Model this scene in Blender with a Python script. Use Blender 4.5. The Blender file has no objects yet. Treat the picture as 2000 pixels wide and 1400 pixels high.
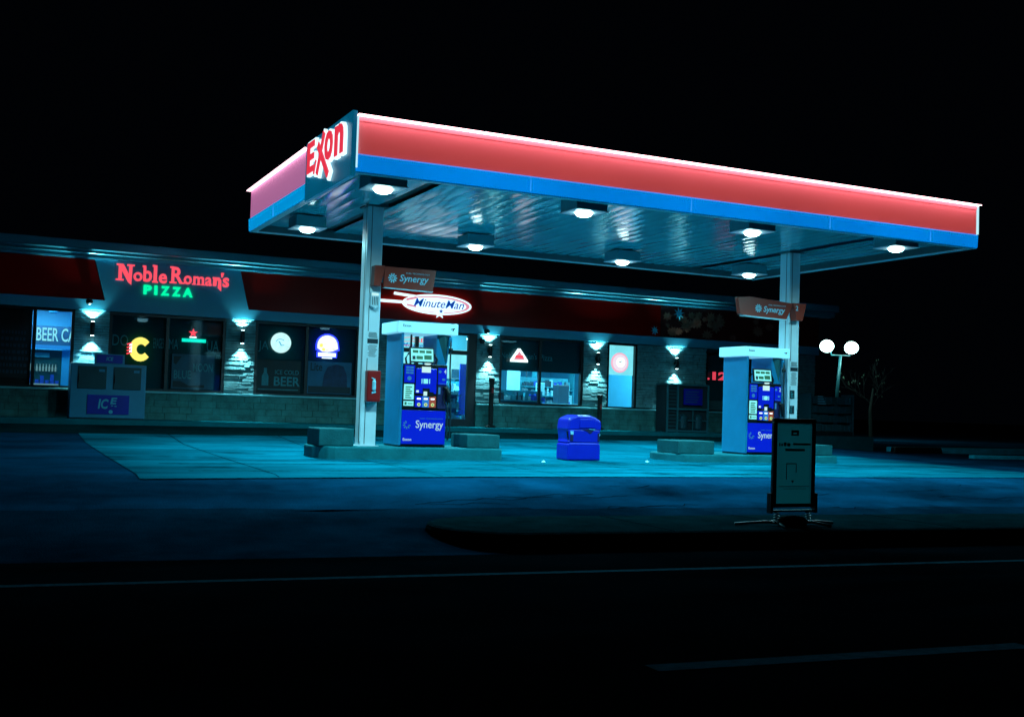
import bpy, math, random
from mathutils import Vector, Matrix
random.seed(7)
sc = bpy.context.scene
R = math.radians

# ------------------------------------------------------------------ camera
cam = bpy.data.objects.new('camera', bpy.data.cameras.new('camera'))
sc.collection.objects.link(cam); sc.camera = cam
ax = Vector((0.902342, -0.429815, 0.032223)).normalized()       # camera right in the world
ay = Vector((-0.047471, -0.024797, 0.998565))                         # camera up
ay = (ay - ay.dot(ax) * ax).normalized()
az = ax.cross(ay)                                               # camera back
M = Matrix((ax, ay, az)).transposed().to_4x4()
M.translation = Vector((0, 0, 1.6))
cam.matrix_world = M
cam.data.sensor_width = 36; cam.data.lens = 36 * 2184 / 2000
cam.data.clip_end = 1000; cam.data.clip_start = .05

# ------------------------------------------------------------------ world: black night sky
w = bpy.data.worlds.new('World'); sc.world = w; w.use_nodes = True
bg = w.node_tree.nodes['Background']
bg.inputs[0].default_value = (.25, .5, 1, 1); bg.inputs[1].default_value = .0010
sc.view_settings.view_transform = 'Standard'; sc.view_settings.look = 'None'
sc.view_settings.exposure = 0; sc.view_settings.gamma = 1
sc.cycles.use_denoising = True
sc.cycles.max_bounces = 7; sc.cycles.diffuse_bounces = 3; sc.cycles.glossy_bounces = 3
sc.cycles.transparent_max_bounces = 12; sc.cycles.sample_clamp_indirect = 4
sc.cycles.caustics_reflective = False; sc.cycles.caustics_refractive = False

LC = (.30, .88, 1.0)          # cool white of every lamp of the place

# ------------------------------------------------------------------ materials
def mat(name, col, rough=.6, metal=0, spec=.5, var=.12, scale=4, bump=0, bscale=60, coat=0, streak=None):
    m = bpy.data.materials.new(name); m.use_nodes = True
    nt = m.node_tree; b = nt.nodes['Principled BSDF']
    b.inputs['Roughness'].default_value = rough; b.inputs['Metallic'].default_value = metal
    b.inputs['Specular IOR Level'].default_value = spec
    b.inputs['Coat Weight'].default_value = coat; b.inputs['Coat Roughness'].default_value = .12
    tc = nt.nodes.new('ShaderNodeTexCoord')
    src = tc.outputs['Object']
    if streak:
        mp = nt.nodes.new('ShaderNodeMapping'); mp.inputs['Scale'].default_value = streak
        nt.links.new(src, mp.inputs[0]); src = mp.outputs[0]
    n = nt.nodes.new('ShaderNodeTexNoise'); n.inputs['Scale'].default_value = scale; n.inputs['Detail'].default_value = 6
    n.inputs['Roughness'].default_value = .65
    nt.links.new(src, n.inputs['Vector'])
    r = nt.nodes.new('ShaderNodeValToRGB')
    r.color_ramp.elements[0].position = .3; r.color_ramp.elements[1].position = .7
    r.color_ramp.elements[0].color = tuple(c * (1 - var) for c in col) + (1,)
    r.color_ramp.elements[1].color = tuple(min(1, c * (1 + var)) for c in col) + (1,)
    nt.links.new(n.outputs['Fac'], r.inputs[0]); nt.links.new(r.outputs[0], b.inputs['Base Color'])
    if bump:
        n2 = nt.nodes.new('ShaderNodeTexNoise'); n2.inputs['Scale'].default_value = bscale; n2.inputs['Detail'].default_value = 4
        nt.links.new(tc.outputs['Object'], n2.inputs['Vector'])
        bp = nt.nodes.new('ShaderNodeBump'); bp.inputs['Strength'].default_value = bump; bp.inputs['Distance'].default_value = .02
        nt.links.new(n2.outputs['Fac'], bp.inputs['Height']); nt.links.new(bp.outputs[0], b.inputs['Normal'])
    return m
def emit(name, col, s=1.0, base=(.02, .02, .02), rough=.4, var=0, scale=3):
    m = bpy.data.materials.new(name); m.use_nodes = True
    nt = m.node_tree; b = nt.nodes['Principled BSDF']
    b.inputs['Base Color'].default_value = (*base, 1); b.inputs['Roughness'].default_value = rough
    b.inputs['Emission Color'].default_value = (*col, 1); b.inputs['Emission Strength'].default_value = s
    if var:
        tc = nt.nodes.new('ShaderNodeTexCoord'); n = nt.nodes.new('ShaderNodeTexNoise'); n.inputs['Scale'].default_value = scale
        nt.links.new(tc.outputs['Object'], n.inputs['Vector'])
        mr = nt.nodes.new('ShaderNodeMapRange'); mr.inputs[1].default_value = .3; mr.inputs[2].default_value = .7
        mr.inputs[3].default_value = s * (1 - var); mr.inputs[4].default_value = s * (1 + var)
        nt.links.new(n.outputs['Fac'], mr.inputs[0]); nt.links.new(mr.outputs[0], b.inputs['Emission Strength'])
    return m
def glass(name, tint=(1, 1, 1), dif=None):
    m = bpy.data.materials.new(name); m.use_nodes = True
    nt = m.node_tree; nt.nodes.clear()
    o = nt.nodes.new('ShaderNodeOutputMaterial'); mx = nt.nodes.new('ShaderNodeMixShader')
    t = nt.nodes.new('ShaderNodeBsdfTransparent'); t.inputs[0].default_value = (*tint, 1)
    g = nt.nodes.new('ShaderNodeBsdfGlossy'); g.inputs['Roughness'].default_value = .03
    f = nt.nodes.new('ShaderNodeFresnel'); f.inputs[0].default_value = 1.28
    nt.links.new(f.outputs[0], mx.inputs[0]); nt.links.new(t.outputs[0], mx.inputs[1]); nt.links.new(g.outputs[0], mx.inputs[2])
    if dif:
        d = nt.nodes.new('ShaderNodeBsdfDiffuse'); d.inputs[0].default_value = (*dif, 1)
        a = nt.nodes.new('ShaderNodeAddShader'); nt.links.new(mx.outputs[0], a.inputs[0]); nt.links.new(d.outputs[0], a.inputs[1]); nt.links.new(a.outputs[0], o.inputs[0])
    else: nt.links.new(mx.outputs[0], o.inputs[0])
    return m

def bands_and_stains(m, sc1, lo, hi, spots=None):  # stain spots and patchy tone; on the pad also painted lit and dark bands
    nt = m.node_tree; b = nt.nodes['Principled BSDF']; old = b.inputs['Base Color'].links[0].from_socket
    tc = nt.nodes.new('ShaderNodeTexCoord'); mp = nt.nodes.new('ShaderNodeMapping'); mp.inputs['Scale'].default_value = sc1
    n = nt.nodes.new('ShaderNodeTexNoise'); n.inputs['Scale'].default_value = 1; n.inputs['Detail'].default_value = 5; n.inputs['Distortion'].default_value = .6
    nt.links.new(tc.outputs['Object'], mp.inputs[0]); nt.links.new(mp.outputs[0], n.inputs['Vector'])
    mr = nt.nodes.new('ShaderNodeMapRange'); mr.inputs[1].default_value = .32; mr.inputs[2].default_value = .68; mr.inputs[3].default_value = lo; mr.inputs[4].default_value = hi
    nt.links.new(n.outputs['Fac'], mr.inputs[0]); out = mr.outputs[0]
    if spots:
        v = nt.nodes.new('ShaderNodeTexVoronoi'); v.inputs['Scale'].default_value = spots; v.inputs['Randomness'].default_value = 1
        n3 = nt.nodes.new('ShaderNodeTexNoise'); n3.inputs['Scale'].default_value = 2.5; n3.inputs['Detail'].default_value = 6
        mx3 = nt.nodes.new('ShaderNodeVectorMath'); mx3.operation = 'ADD'
        nt.links.new(tc.outputs['Object'], n3.inputs['Vector']); nt.links.new(tc.outputs['Object'], mx3.inputs[0]); nt.links.new(n3.outputs['Color'], mx3.inputs[1]); nt.links.new(mx3.outputs[0], v.inputs['Vector'])
        m2 = nt.nodes.new('ShaderNodeMapRange'); m2.inputs[1].default_value = .06; m2.inputs[2].default_value = .40; m2.inputs[3].default_value = .42; m2.inputs[4].default_value = 1
        nt.links.new(v.outputs['Distance'], m2.inputs[0])
        mm = nt.nodes.new('ShaderNodeMath'); mm.operation = 'MULTIPLY'; nt.links.new(out, mm.inputs[0]); nt.links.new(m2.outputs[0], mm.inputs[1]); out = mm.outputs[0]
    vm = nt.nodes.new('ShaderNodeVectorMath'); vm.operation = 'SCALE'
    nt.links.new(old, vm.inputs[0]); nt.links.new(out, vm.inputs['Scale']); nt.links.new(vm.outputs[0], b.inputs['Base Color'])
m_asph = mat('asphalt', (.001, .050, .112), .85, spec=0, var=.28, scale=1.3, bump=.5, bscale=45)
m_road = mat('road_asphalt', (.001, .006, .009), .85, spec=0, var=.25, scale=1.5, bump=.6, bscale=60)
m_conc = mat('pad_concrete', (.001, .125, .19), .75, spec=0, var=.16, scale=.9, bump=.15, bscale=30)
bands_and_stains(m_asph, (.25, .6, 1), .55, 1.35, .5); bands_and_stains(m_conc, (.22, .9, 1), .55, 1.35, .7); bands_and_stains(m_road, (.2, .8, 1), .6, 1.4)
m_joint = mat('joint_tar', (.0, .010, .018), .9, spec=0)
m_walk = mat('walk_concrete', (.003, .12, .15), .8, spec=0, var=.2, scale=2, bump=.2)
m_isl = mat('island_concrete', (.005, .15, .18), .75, spec=.1, var=.2, scale=3, bump=.3, bscale=25)
m_kerb2 = mat('kerb_concrete_lit_up', (.01, .62, .85), .8, spec=0, var=.2)  # concrete colour brightened in place of lamplight on the far kerbs
m_block = mat('block_concrete', (.008, .10, .115), .85, spec=.1, var=.2, scale=5, bump=.4, bscale=40)
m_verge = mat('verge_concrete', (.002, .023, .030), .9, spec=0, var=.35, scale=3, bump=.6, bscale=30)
m_asph_dim = mat('asphalt_dimmed', (.001, .022, .026), .9, spec=0, var=.35, scale=2)  # asphalt colour darkened for the dim ground behind the pad
m_line = mat('road_paint', (.02, .09, .13), .7, spec=0, var=.35, scale=9)
m_white = mat('white_steel_paint', (.70, .80, .85), .35, var=.06, scale=1.5)
m_soff = mat('soffit_steel', (.12, .68, .78), .14, spec=.8, var=.05, scale=.8, coat=.5)
m_dk = mat('black_frame_metal', (.008, .01, .012), .35, var=.1)
m_groove = mat('gutter_steel', (.015, .10, .11), .5)
m_panel = emit('sign_cabinet_lit', (0, .075, .15), 1, (.02, .2, .3), .35, .12, .8)
m_housing = mat('lamp_housing_paint', (.03, .28, .32), .5)
m_cream = mat('building_band_metal', (.05, .38, .52), .4, var=.08, scale=.7)
m_corn = mat('cornice_metal', (.06, .40, .50), .28, metal=.35, var=.1, scale=.8)
m_redf = mat('red_fascia_metal', (.60, .004, .002), .3, spec=.2, var=.1, scale=.5)
m_brown = mat('banner_dark_red', (.14, .006, .004), .5)
m_leaf = mat('banner_leaf_print', (.36, .10, .06), .5, var=.4, scale=6)
m_star = mat('banner_star_print', (.05, .45, .6), .5)
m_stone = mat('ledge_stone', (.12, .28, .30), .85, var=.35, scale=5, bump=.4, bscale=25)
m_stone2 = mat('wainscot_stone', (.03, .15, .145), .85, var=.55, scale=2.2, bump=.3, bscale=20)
m_sill = mat('sill_stone', (.12, .42, .46), .5, var=.15)
m_mortar = mat('mortar', (.015, .05, .05), .95)
m_pumpside = mat('pump_side_metal', (.015, .27, .52), .28, metal=.3, var=.1, scale=2)
m_valance = emit('pump_valance_face', (.30, .82, .95), .55, (.3, .75, .85))
m_blue = mat('pump_blue_vinyl', (.004, .012, .42), .3, var=.15, scale=5)
m_blue2 = emit('pump_blue_panel', (0, .01, .5), .35, (.004, .012, .45), .3)
m_black = mat('black_plastic', (.004, .005, .006), .4)
m_hose = mat('hose_rubber', (.01, .03, .04), .4)
m_bin = mat('bin_blue_plastic', (.002, .014, .48), .38, var=.08, scale=3)
m_binin = mat('bin_dark_inside', (.004, .004, .06), .6)
m_towel = mat('paper_towel', (.25, .6, .75), .8)
m_sred = mat('sign_red_paint', (.34, .035, .02), .35, var=.08)
m_sredd = mat('cabinet_red_paint', (.36, .012, .012), .35, var=.1)
m_letter = mat('letter_white_vinyl', (.35, .72, .85), .5)
m_ink = mat('ink_dark', (.004, .02, .03), .6)
m_ice = mat('freezer_paint', (.02, .20, .34), .4, var=.08)
m_iceblue = mat('freezer_blue_sign', (.002, .008, .30), .4)
m_icedoor = mat('freezer_door', (.01, .055, .07), .3)
m_dim = mat('window_lettering', (.04, .24, .28), .7, var=.25, scale=7)
m_poster1 = mat('poster_dark_teal', (.008, .085, .14), .6, var=.3, scale=3)
m_poster2 = mat('poster_blue', (.01, .13, .25), .6, var=.2, scale=3)
m_pink = mat('poster_figure_blue', (.01, .035, .10), .6, var=.4, scale=6)
m_cage = mat('cage_metal', (.02, .13, .16), .4)
m_cagein = mat('cage_inside', (.006, .022, .03), .7)
m_bark = mat('bark', (.006, .009, .009), .8, var=.3, scale=20)
m_leafd = mat('dry_leaf', (.12, .16, .12), .7)
m_pole = mat('pole_metal', (.02, .11, .14), .4)
m_aside = bpy.data.materials.new('translucent_poster'); m_aside.use_nodes = True
_nt = m_aside.node_tree; _nt.nodes.clear(); _o = _nt.nodes.new('ShaderNodeOutputMaterial'); _mx = _nt.nodes.new('ShaderNodeAddShader')
_d = _nt.nodes.new('ShaderNodeBsdfDiffuse'); _d.inputs[0].default_value = (.01, .2, .22, 1); _t = _nt.nodes.new('ShaderNodeBsdfTranslucent'); _t.inputs[0].default_value = (.003, .06, .066, 1)
_nt.links.new(_d.outputs[0], _mx.inputs[0]); _nt.links.new(_t.outputs[0], _mx.inputs[1]); _nt.links.new(_mx.outputs[0], _o.inputs[0])
m_bag = mat('sandbag_cloth', (.012, .03, .03), .9)
m_pad = mat('interior_wall', (.03, .32, .50), .7, var=.1, scale=1)
m_floor = mat('interior_floor', (.02, .25, .40), .4, var=.1)
m_cave = mat('cave_wall', (.01, .30, .62), .6, var=.05)
m_shelf = mat('interior_shelf', (.03, .30, .42), .5)
m_prod = [mat('product_' + n, c, .5) for n, c in (('teal', (.02, .3, .4)), ('pale', (.3, .7, .8)), ('dark', (.01, .06, .1)), ('blue', (.01, .08, .5)), ('grey', (.08, .2, .25)))]
m_led = emit('fascia_led_strip', (1.0, .46, .52), 8)
m_band = emit('fascia_wash_band', (.60, .11, .14), 1.0, (.7, .2, .25), var=.10, scale=.5)  # strip light washing the top of the red face, as a glowing band
m_ledside = emit('fascia_led_strip_side', (1.0, .62, .72), 3)
m_redlit = emit('backlit_red_face', (.36, .036, .030), 1.0, (.85, .30, .36), .5, .10, .45)
m_redlit_side = emit('red_face_side_glow', (.36, .12, .27), 1.0, (.70, .28, .52), .5)  # red face again, strip glow at the slanting view mixed in as pink
m_bluelit = emit('backlit_blue_face', (.0, .215, .74), .92, (.01, .2, .5), .4, .16, .4)
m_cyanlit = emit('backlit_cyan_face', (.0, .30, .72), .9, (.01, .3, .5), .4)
m_seam = emit('fascia_seam', (.03, .32, .85), .95)
m_edge = emit('fascia_edge_light', (.5, .9, 1), 1.0)
m_lens = emit('lamp_lens', (.60, .98, 1.0), 16)
m_lens2 = emit('street_lamp_lens', (.55, 1.0, .90), 14)
m_xred = emit('sign_red_lit', (.80, .035, .07), 1.0)
m_xwhite = emit('sign_white_lit', (.62, .92, 1), 1.5)
m_npink = emit('letters_pink_lit', (1.0, .085, .13), 1.05)
m_ngreen = emit('letters_green_lit', (0, 1.0, .42), 1.0)
m_nblue = emit('letters_blue_lit', (.0, .05, .48), .9)
m_nyel = emit('neon_yellow', (.92, .86, .16), 1.15)
m_nred = emit('neon_red', (1, .06, .10), 1.1)
m_nwhite = emit('neon_white', (.75, .97, 1), 1.8)
m_nblu = emit('neon_blue', (.02, .04, 1.0), 2.6)
m_ncyan = emit('neon_cyan', (0, .85, .62), 1.1)
m_nlil = emit('sign_lilac_lit', (.85, .30, .42), .9)
m_disc = emit('disc_lit', (.55, .95, .95), 1.1, var=.12, scale=9)
m_lbox = emit('lightbox_lit', (.22, .88, 1.0), .95, var=.10, scale=2)
m_transom = emit('transom_lit', (.05, .62, .95), .85, var=.3, scale=1.2)
m_ceil = emit('troffer_lit', (.5, .95, 1), 16)
m_ceil2 = emit('small_ceiling_lamp_lit', (.8, .97, 1), 18)
m_bottle = emit('bottle_glow', (.3, .75, .85), .30)
m_screen = emit('screen_lit', (.6, .95, .95), .95)
m_green = emit('label_green_lit', (.30, .85, .75), .55, (.3, .6, .6))
m_ginks = emit('label_green_ink', (.02, .30, .12), .45)
m_skyb = emit('button_blue_lit', (.02, .25, .9), .7)
m_orng = emit('button_orange_lit', (.45, .08, .03), .6)
m_ybut = emit('button_yellow', (.7, .95, .35), .8)
m_info = emit('info_blue_lit', (.03, .28, .75), .6)
m_red12 = emit('led_red', (.9, .07, .12), .8)
m_glass = glass('window_glass')
m_film = glass('dark_window_film', (.06, .09, .10), (.004, .055, .068))

# ------------------------------------------------------------------ geometry collector
class G:
    def __init__(s): s.v = []; s.f = []
    def add(s, v, f):
        k = len(s.v); s.v += [tuple(p) for p in v]; s.f += [tuple(i + k for i in q) for q in f]; return s
    def box(s, x0, x1, y0, y1, z0, z1):
        v = [(x, y, z) for x in (x0, x1) for y in (y0, y1) for z in (z0, z1)]
        return s.add(v, [(0, 1, 3, 2), (4, 6, 7, 5), (0, 4, 5, 1), (2, 3, 7, 6), (0, 2, 6, 4), (1, 5, 7, 3)])
    def prism(s, pts, a, b, axis='y'):
        # polygon pts (u,z) extruded from a to b along the axis ('y': u=x, 'x': u=y, 'z': (x,y))
        n = len(pts)
        def P(u, t, c): return (u, c, t) if axis == 'y' else ((c, u, t) if axis == 'x' else (u, t, c))
        v = [P(u, t, a) for u, t in pts] + [P(u, t, b) for u, t in pts]
        f = [tuple(range(n)), tuple(range(2 * n - 1, n - 1, -1))] + [(i, i + n, (i + 1) % n + n, (i + 1) % n) for i in range(n)]
        return s.add(v, f)
    def tube(s, path, r, seg=8):
        rr = r if isinstance(r, (list, tuple)) else [r] * len(path)
        P = [Vector(p) for p in path]; rings = []
        for i, p in enumerate(P):
            d = (P[min(i + 1, len(P) - 1)] - P[max(i - 1, 0)]).normalized()
            u = d.cross(Vector((0, 0, 1)) if abs(d.z) < .95 else Vector((1, 0, 0))).normalized(); q = d.cross(u)
            rings.append([p + rr[i] * (math.cos(2 * math.pi * k / seg) * u + math.sin(2 * math.pi * k / seg) * q) for k in range(seg)])
        v = [p for r_ in rings for p in r_]
        f = [(i * seg + k, i * seg + (k + 1) % seg, (i + 1) * seg + (k + 1) % seg, (i + 1) * seg + k) for i in range(len(P) - 1) for k in range(seg)]
        f += [tuple(range(seg))[::-1], tuple((len(P) - 1) * seg + k for k in range(seg))]
        return s.add(v, f)
    def lathe(s, cx, cy, prof, seg=20):
        v = [(cx + r * math.cos(2 * math.pi * k / seg), cy + r * math.sin(2 * math.pi * k / seg), z) for r, z in prof for k in range(seg)]
        f = [(i * seg + k, i * seg + (k + 1) % seg, (i + 1) * seg + (k + 1) % seg, (i + 1) * seg + k) for i in range(len(prof) - 1) for k in range(seg)]
        f += [tuple(range(seg))[::-1], tuple((len(prof) - 1) * seg + k for k in range(seg))]
        return s.add(v, f)
    def ball(s, c, r, sz=1, seg=14):
        return s.lathe(c[0], c[1], [(max(.001, r * math.sin(math.pi * i / 8)), c[2] - sz * r * math.cos(math.pi * i / 8)) for i in range(9)], seg)
    def disc(s, x, z, r, y0, y1, seg=24, sx=1):
        return s.prism([(x + sx * r * math.cos(2 * math.pi * k / seg), z + r * math.sin(2 * math.pi * k / seg)) for k in range(seg)], y0, y1)
    def stroke(s, a, b, wd, y0, y1, axis='y'):
        a = Vector(a); b = Vector(b); d = (b - a).normalized(); n = Vector((-d.y, d.x)) * wd / 2
        return s.prism([tuple(a + n), tuple(a - n), tuple(b - n), tuple(b + n)], y0, y1, axis)
    def text(s, t, x0, x1, z0, z1, y, off=0, ext=.005, shear=0, face='y'):
        # lettering fitted to a rectangle of the plane y (or, face='x', of the plane x with x0,x1 running along -y)
        c = bpy.data.curves.new('t', 'FONT'); c.body = t; c.offset = off; c.extrude = .01; c.shear = shear; c.resolution_u = 3
        o = bpy.data.objects.new('t', c); sc.collection.objects.link(o)
        bpy.context.view_layer.update()
        me = bpy.data.meshes.new_from_object(o)
        xs = [q.co.x for q in me.vertices]; ys = [q.co.y for q in me.vertices]
        a, b, e, h = min(xs), max(xs), min(ys), max(ys)
        v = []
        for q in me.vertices:
            u = x0 + (q.co.x - a) / (b - a) * (x1 - x0); zz = z0 + (q.co.y - e) / (h - e) * (z1 - z0)
            dpt = y - ext * (1 if q.co.z > 0 else 0)
            v.append((u, dpt, zz) if face == 'y' else (dpt, -u, zz))
        s.add(v, [tuple(p.vertices) for p in me.polygons])
        bpy.data.objects.remove(o); bpy.data.meshes.remove(me); bpy.data.curves.remove(c)
        return s
    def build(s, name, m, parent=None, bevel=0, smooth=False, loc=(0, 0, 0)):
        me = bpy.data.meshes.new(name)
        L = Vector(parent['_w']) if parent is not None else Vector(loc)
        me.from_pydata([tuple(Vector(p) - L) for p in s.v], [], s.f); me.update()
        import bmesh
        bm = bmesh.new(); bm.from_mesh(me); bmesh.ops.recalc_face_normals(bm, faces=bm.faces); bm.to_mesh(me); bm.free()
        me.materials.append(m)
        if smooth:
            for p in me.polygons: p.use_smooth = True
        o = bpy.data.objects.new(name, me); sc.collection.objects.link(o)
        if parent is not None:
            o.parent = parent; o['_w'] = list(L)
        else: o.location = L; o['_w'] = list(L)
        if bevel:
            bv = o.modifiers.new('bevel', 'BEVEL'); bv.width = bevel; bv.segments = 2; bv.limit_method = 'ANGLE'
        return o
ALL = []
def tag(o, label=None, cat=None, group=None, kind=None):
    if label: o['label'] = label
    if cat: o['category'] = cat
    if group: o['group'] = group
    if kind: o['kind'] = kind
    return o
def thing(name, loc, label, cat, group=None):
    o = bpy.data.objects.new(name, None); sc.collection.objects.link(o); o.location = loc; o.empty_display_size = .2
    o['_w'] = list(loc); return tag(o, label, cat, group)
def dup(root, loc, label):
    r = root.copy(); sc.collection.objects.link(r); r.location = loc; r['label'] = label
    def rec(a, b):
        for ch in list(a.children):
            if ch.type == 'LIGHT' and False: continue
            c = ch.copy(); sc.collection.objects.link(c); c.parent = b; rec(ch, c)
    rec(root, r); return r
def struct(g, name, m, **k):
    return tag(g.build(name, m, **k), kind='structure')
def lamp(name, kind, loc, energy, parent=None, col=LC, rot=(0, 0, 0), size=.1, cone=120, blend=1, spread=180):
    l = bpy.data.lights.new(name, kind); l.energy = energy; l.color = col
    if kind == 'SPOT': l.spot_size = R(cone); l.spot_blend = blend; l.shadow_soft_size = size
    elif kind == 'AREA': l.size = size; l.spread = R(spread)
    else: l.shadow_soft_size = size
    o = bpy.data.objects.new(name, l); sc.collection.objects.link(o); o.rotation_euler = rot
    if parent is not None: o.parent = parent; o.location = Vector(loc) - Vector(parent['_w'])
    else: o.location = loc
    return o

# ------------------------------------------------------------------ ground
def lerp(x, t):
    for (a, b), (c, d) in zip(t, t[1:]):
        if x <= c: return b + (d - b) * max(0, (x - a)) / (c - a)
    return t[-1][1]
def gz(x, y):
    yr = y + .075 * (max(-20, min(x, 40)) - 5)
    z = lerp(yr, [(11.15, 0), (12.9, .17), (15.9, .5), (20, .53), (24, .58), (28.6, .85), (60, .85)])
    if yr > 15.7 and x > 21: z = z + (min(z, .5) - z) * min(1, (x - 21) / 5)
    if x < 4.5 and y > 24: pass
    return z
def sheet(name, xs, ys, m, dz=0, f=gz):
    g = G(); n = len(ys)
    g.add([(x, y, f(x, y) + dz) for x in xs for y in ys], [(i * n + j, (i + 1) * n + j, (i + 1) * n + j + 1, i * n + j + 1) for i in range(len(xs) - 1) for j in range(n - 1)])
    return struct(g, name, m)
def fr(a, b, st):
    n = max(1, round((b - a) / st)); return [a + (b - a) * i / n for i in range(n + 1)]
sheet('ground', [-400, -120, -60] + fr(-30, 50, .5) + [80, 150, 500], [-300, -60] + fr(-10, 10, 2) + fr(10.25, 30, .25) + [40, 80, 200, 600], m_asph)
# road surface and its markings, sheets above the ground
def yroad(x, off): return off - .075 * (x - 5)
def strip(name, x0, x1, a, b, m, dz, n=14):
    g = G(); xs = [x0 + (x1 - x0) * i / n for i in range(n + 1)]
    g.add([(x, yroad(x, o), dz) for x in xs for o in (a, b)], [(2 * i, 2 * i + 2, 2 * i + 3, 2 * i + 1) for i in range(n)])
    return struct(g, name, m)
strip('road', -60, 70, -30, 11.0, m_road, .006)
m_falloff = mat('asphalt_falloff', (.001, .029, .060), .9, spec=0, var=.35, scale=1.5, bump=.5, bscale=50)  # asphalt darkened in colour for the lamplight fading towards the road
bands_and_stains(m_falloff, (.25, .6, 1), .5, 1.4, .5)
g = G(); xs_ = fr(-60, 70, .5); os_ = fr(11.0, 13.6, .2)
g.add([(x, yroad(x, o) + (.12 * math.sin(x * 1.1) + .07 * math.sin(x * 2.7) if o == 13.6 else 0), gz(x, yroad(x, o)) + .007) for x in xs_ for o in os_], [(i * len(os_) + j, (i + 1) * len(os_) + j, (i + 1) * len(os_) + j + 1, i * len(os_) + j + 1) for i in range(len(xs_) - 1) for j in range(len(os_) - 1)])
struct(g, 'falloff_strip', m_falloff)  # strip that paints the light falloff between lot and road
strip('road_edge_line', -60, 70, 9.60, 9.72, m_line, .011)
for k in range(-3, 6):
    s = strip('road_lane_dash', 3.84 + 12 * k, 6.85 + 12 * k, 5.76, 5.93, m_line, .011)
# concrete pad under the canopy, with joints
sheet('concrete_pad', fr(2.0, 20.5, .5), fr(15.75, 26.25, .25), m_conc, .010)
sheet('dim_rear_asphalt', fr(-30, 26, .5), fr(26.25, 28.5, .25), m_asph_dim, .008)  # darker sheet painting the dimness beyond the canopy lamps
g = G()
def seam(x0, y0, x1, y1, w_=.018, n=40):
    d = Vector((x1 - x0, y1 - y0)).normalized(); nx, ny = -d.y * w_ / 2, d.x * w_ / 2
    v = []
    for i in range(n + 1):
        x = x0 + (x1 - x0) * i / n; y = y0 + (y1 - y0) * i / n
        for sg in (1, -1): v.append((x + sg * nx, y + sg * ny, gz(x, y) + .016))
    g.add(v, [(2 * i, 2 * i + 2, 2 * i + 3, 2 * i + 1) for i in range(n)])
for xx in (3.9, 6.4, 8.6, 10.8, 13.0, 15.3, 17.8): seam(xx, 15.8, xx, 26.2)
for yy in (17.4, 19.2, 21.4, 22.9): seam(2.05, yy, 20.45, yy)
struct(g, 'pad_joints', m_joint)
m_tyre = mat('tyre_mark', (.001, .085, .12), .8, spec=0, var=.5, scale=6)
g = G()
for (a_, b_, c_, d_) in ((2.6, 18.3, 13.0, 17.75), (2.8, 16.75, 13.2, 16.2), (8.5, 18.6, 19.8, 18.9), (12.0, 16.3, 20.2, 16.9)):
    n_ = 60; v = []
    for i in range(n_ + 1):
        u = i / n_; x = a_ + (c_ - a_) * u; y = b_ + (d_ - b_) * u + .35 * math.sin(u * 3)
        wd = .09 + .03 * math.sin(u * 23)
        v += [(x, y - wd, gz(x, y - wd) + .0135), (x, y + wd, gz(x, y + wd) + .0135)]
    g.add(v, [(2 * i, 2 * i + 2, 2 * i + 3, 2 * i + 1) for i in range(n_)])
struct(g, 'tyre_marks', m_tyre)
g = G(); seam(2.0, 15.73, 20.5, 15.73, .03, 60)
struct(g, 'pad_edge_gap', m_joint)
# cracks in the asphalt before the pad
g = G()
for _ in range(16):
    x, y = random.uniform(4, 16), random.uniform(13, 15.4)
    px, py = x, y
    for k in range(random.randint(4, 9)):
        nx_, ny_ = px + random.uniform(.05, .3), py + random.uniform(-.12, .12)
        v = [(px, py, gz(px, py) + .006), (px, py + .02, gz(px, py + .02) + .006), (nx_, ny_ + .02, gz(nx_, ny_ + .02) + .006), (nx_, ny_, gz(nx_, ny_) + .006)]
        g.add(v, [(0, 1, 2, 3)]); px, py = nx_, ny_
struct(g, 'asphalt_cracks', m_joint)
# kerbed verge between street and forecourt, round left end
g = G(); pts = []
for k in range(13):
    a = R(90 + 15 * k); pts.append((5.7 + .95 * math.cos(a), yroad(5.5, 12.08) + .95 * math.sin(a)))
pts += [(x, yroad(x, 11.15)) for x in fr(6.2, 45, 2)]; pts += [(x, yroad(x, 13.0)) for x in fr(6.2, 45, 2)[::-1]]
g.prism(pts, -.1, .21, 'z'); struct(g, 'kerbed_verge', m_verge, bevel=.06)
g = G()
for x in (7.4, 9.4, 11.6): g.box(x, x + .015, yroad(x, 11.2), yroad(x, 12.95), .2, .213)
# kerb joints stay inside the verge sheet colour
struct(g, 'verge_joints', m_joint)
# far kerbs on the right of the forecourt
g = G().prism([(26.6, 24.0), (33.8, 23.2), (60, 22), (60, 22.35), (33.8, 23.55), (26.75, 24.35)], .40, .60, 'z')
struct(g, 'lot_kerb', m_kerb2, bevel=.02)
g = G().prism([(27.4, 27.4), (60, 28), (60, 29.2), (27.6, 28.6)], .40, .66, 'z')
struct(g, 'far_kerb', m_kerb2, bevel=.02)
# sidewalk before the shop
g = G().box(-14, 27, 28.55, 30.1, .3, .97); struct(g, 'shop_sidewalk', m_walk, bevel=.015)

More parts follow.
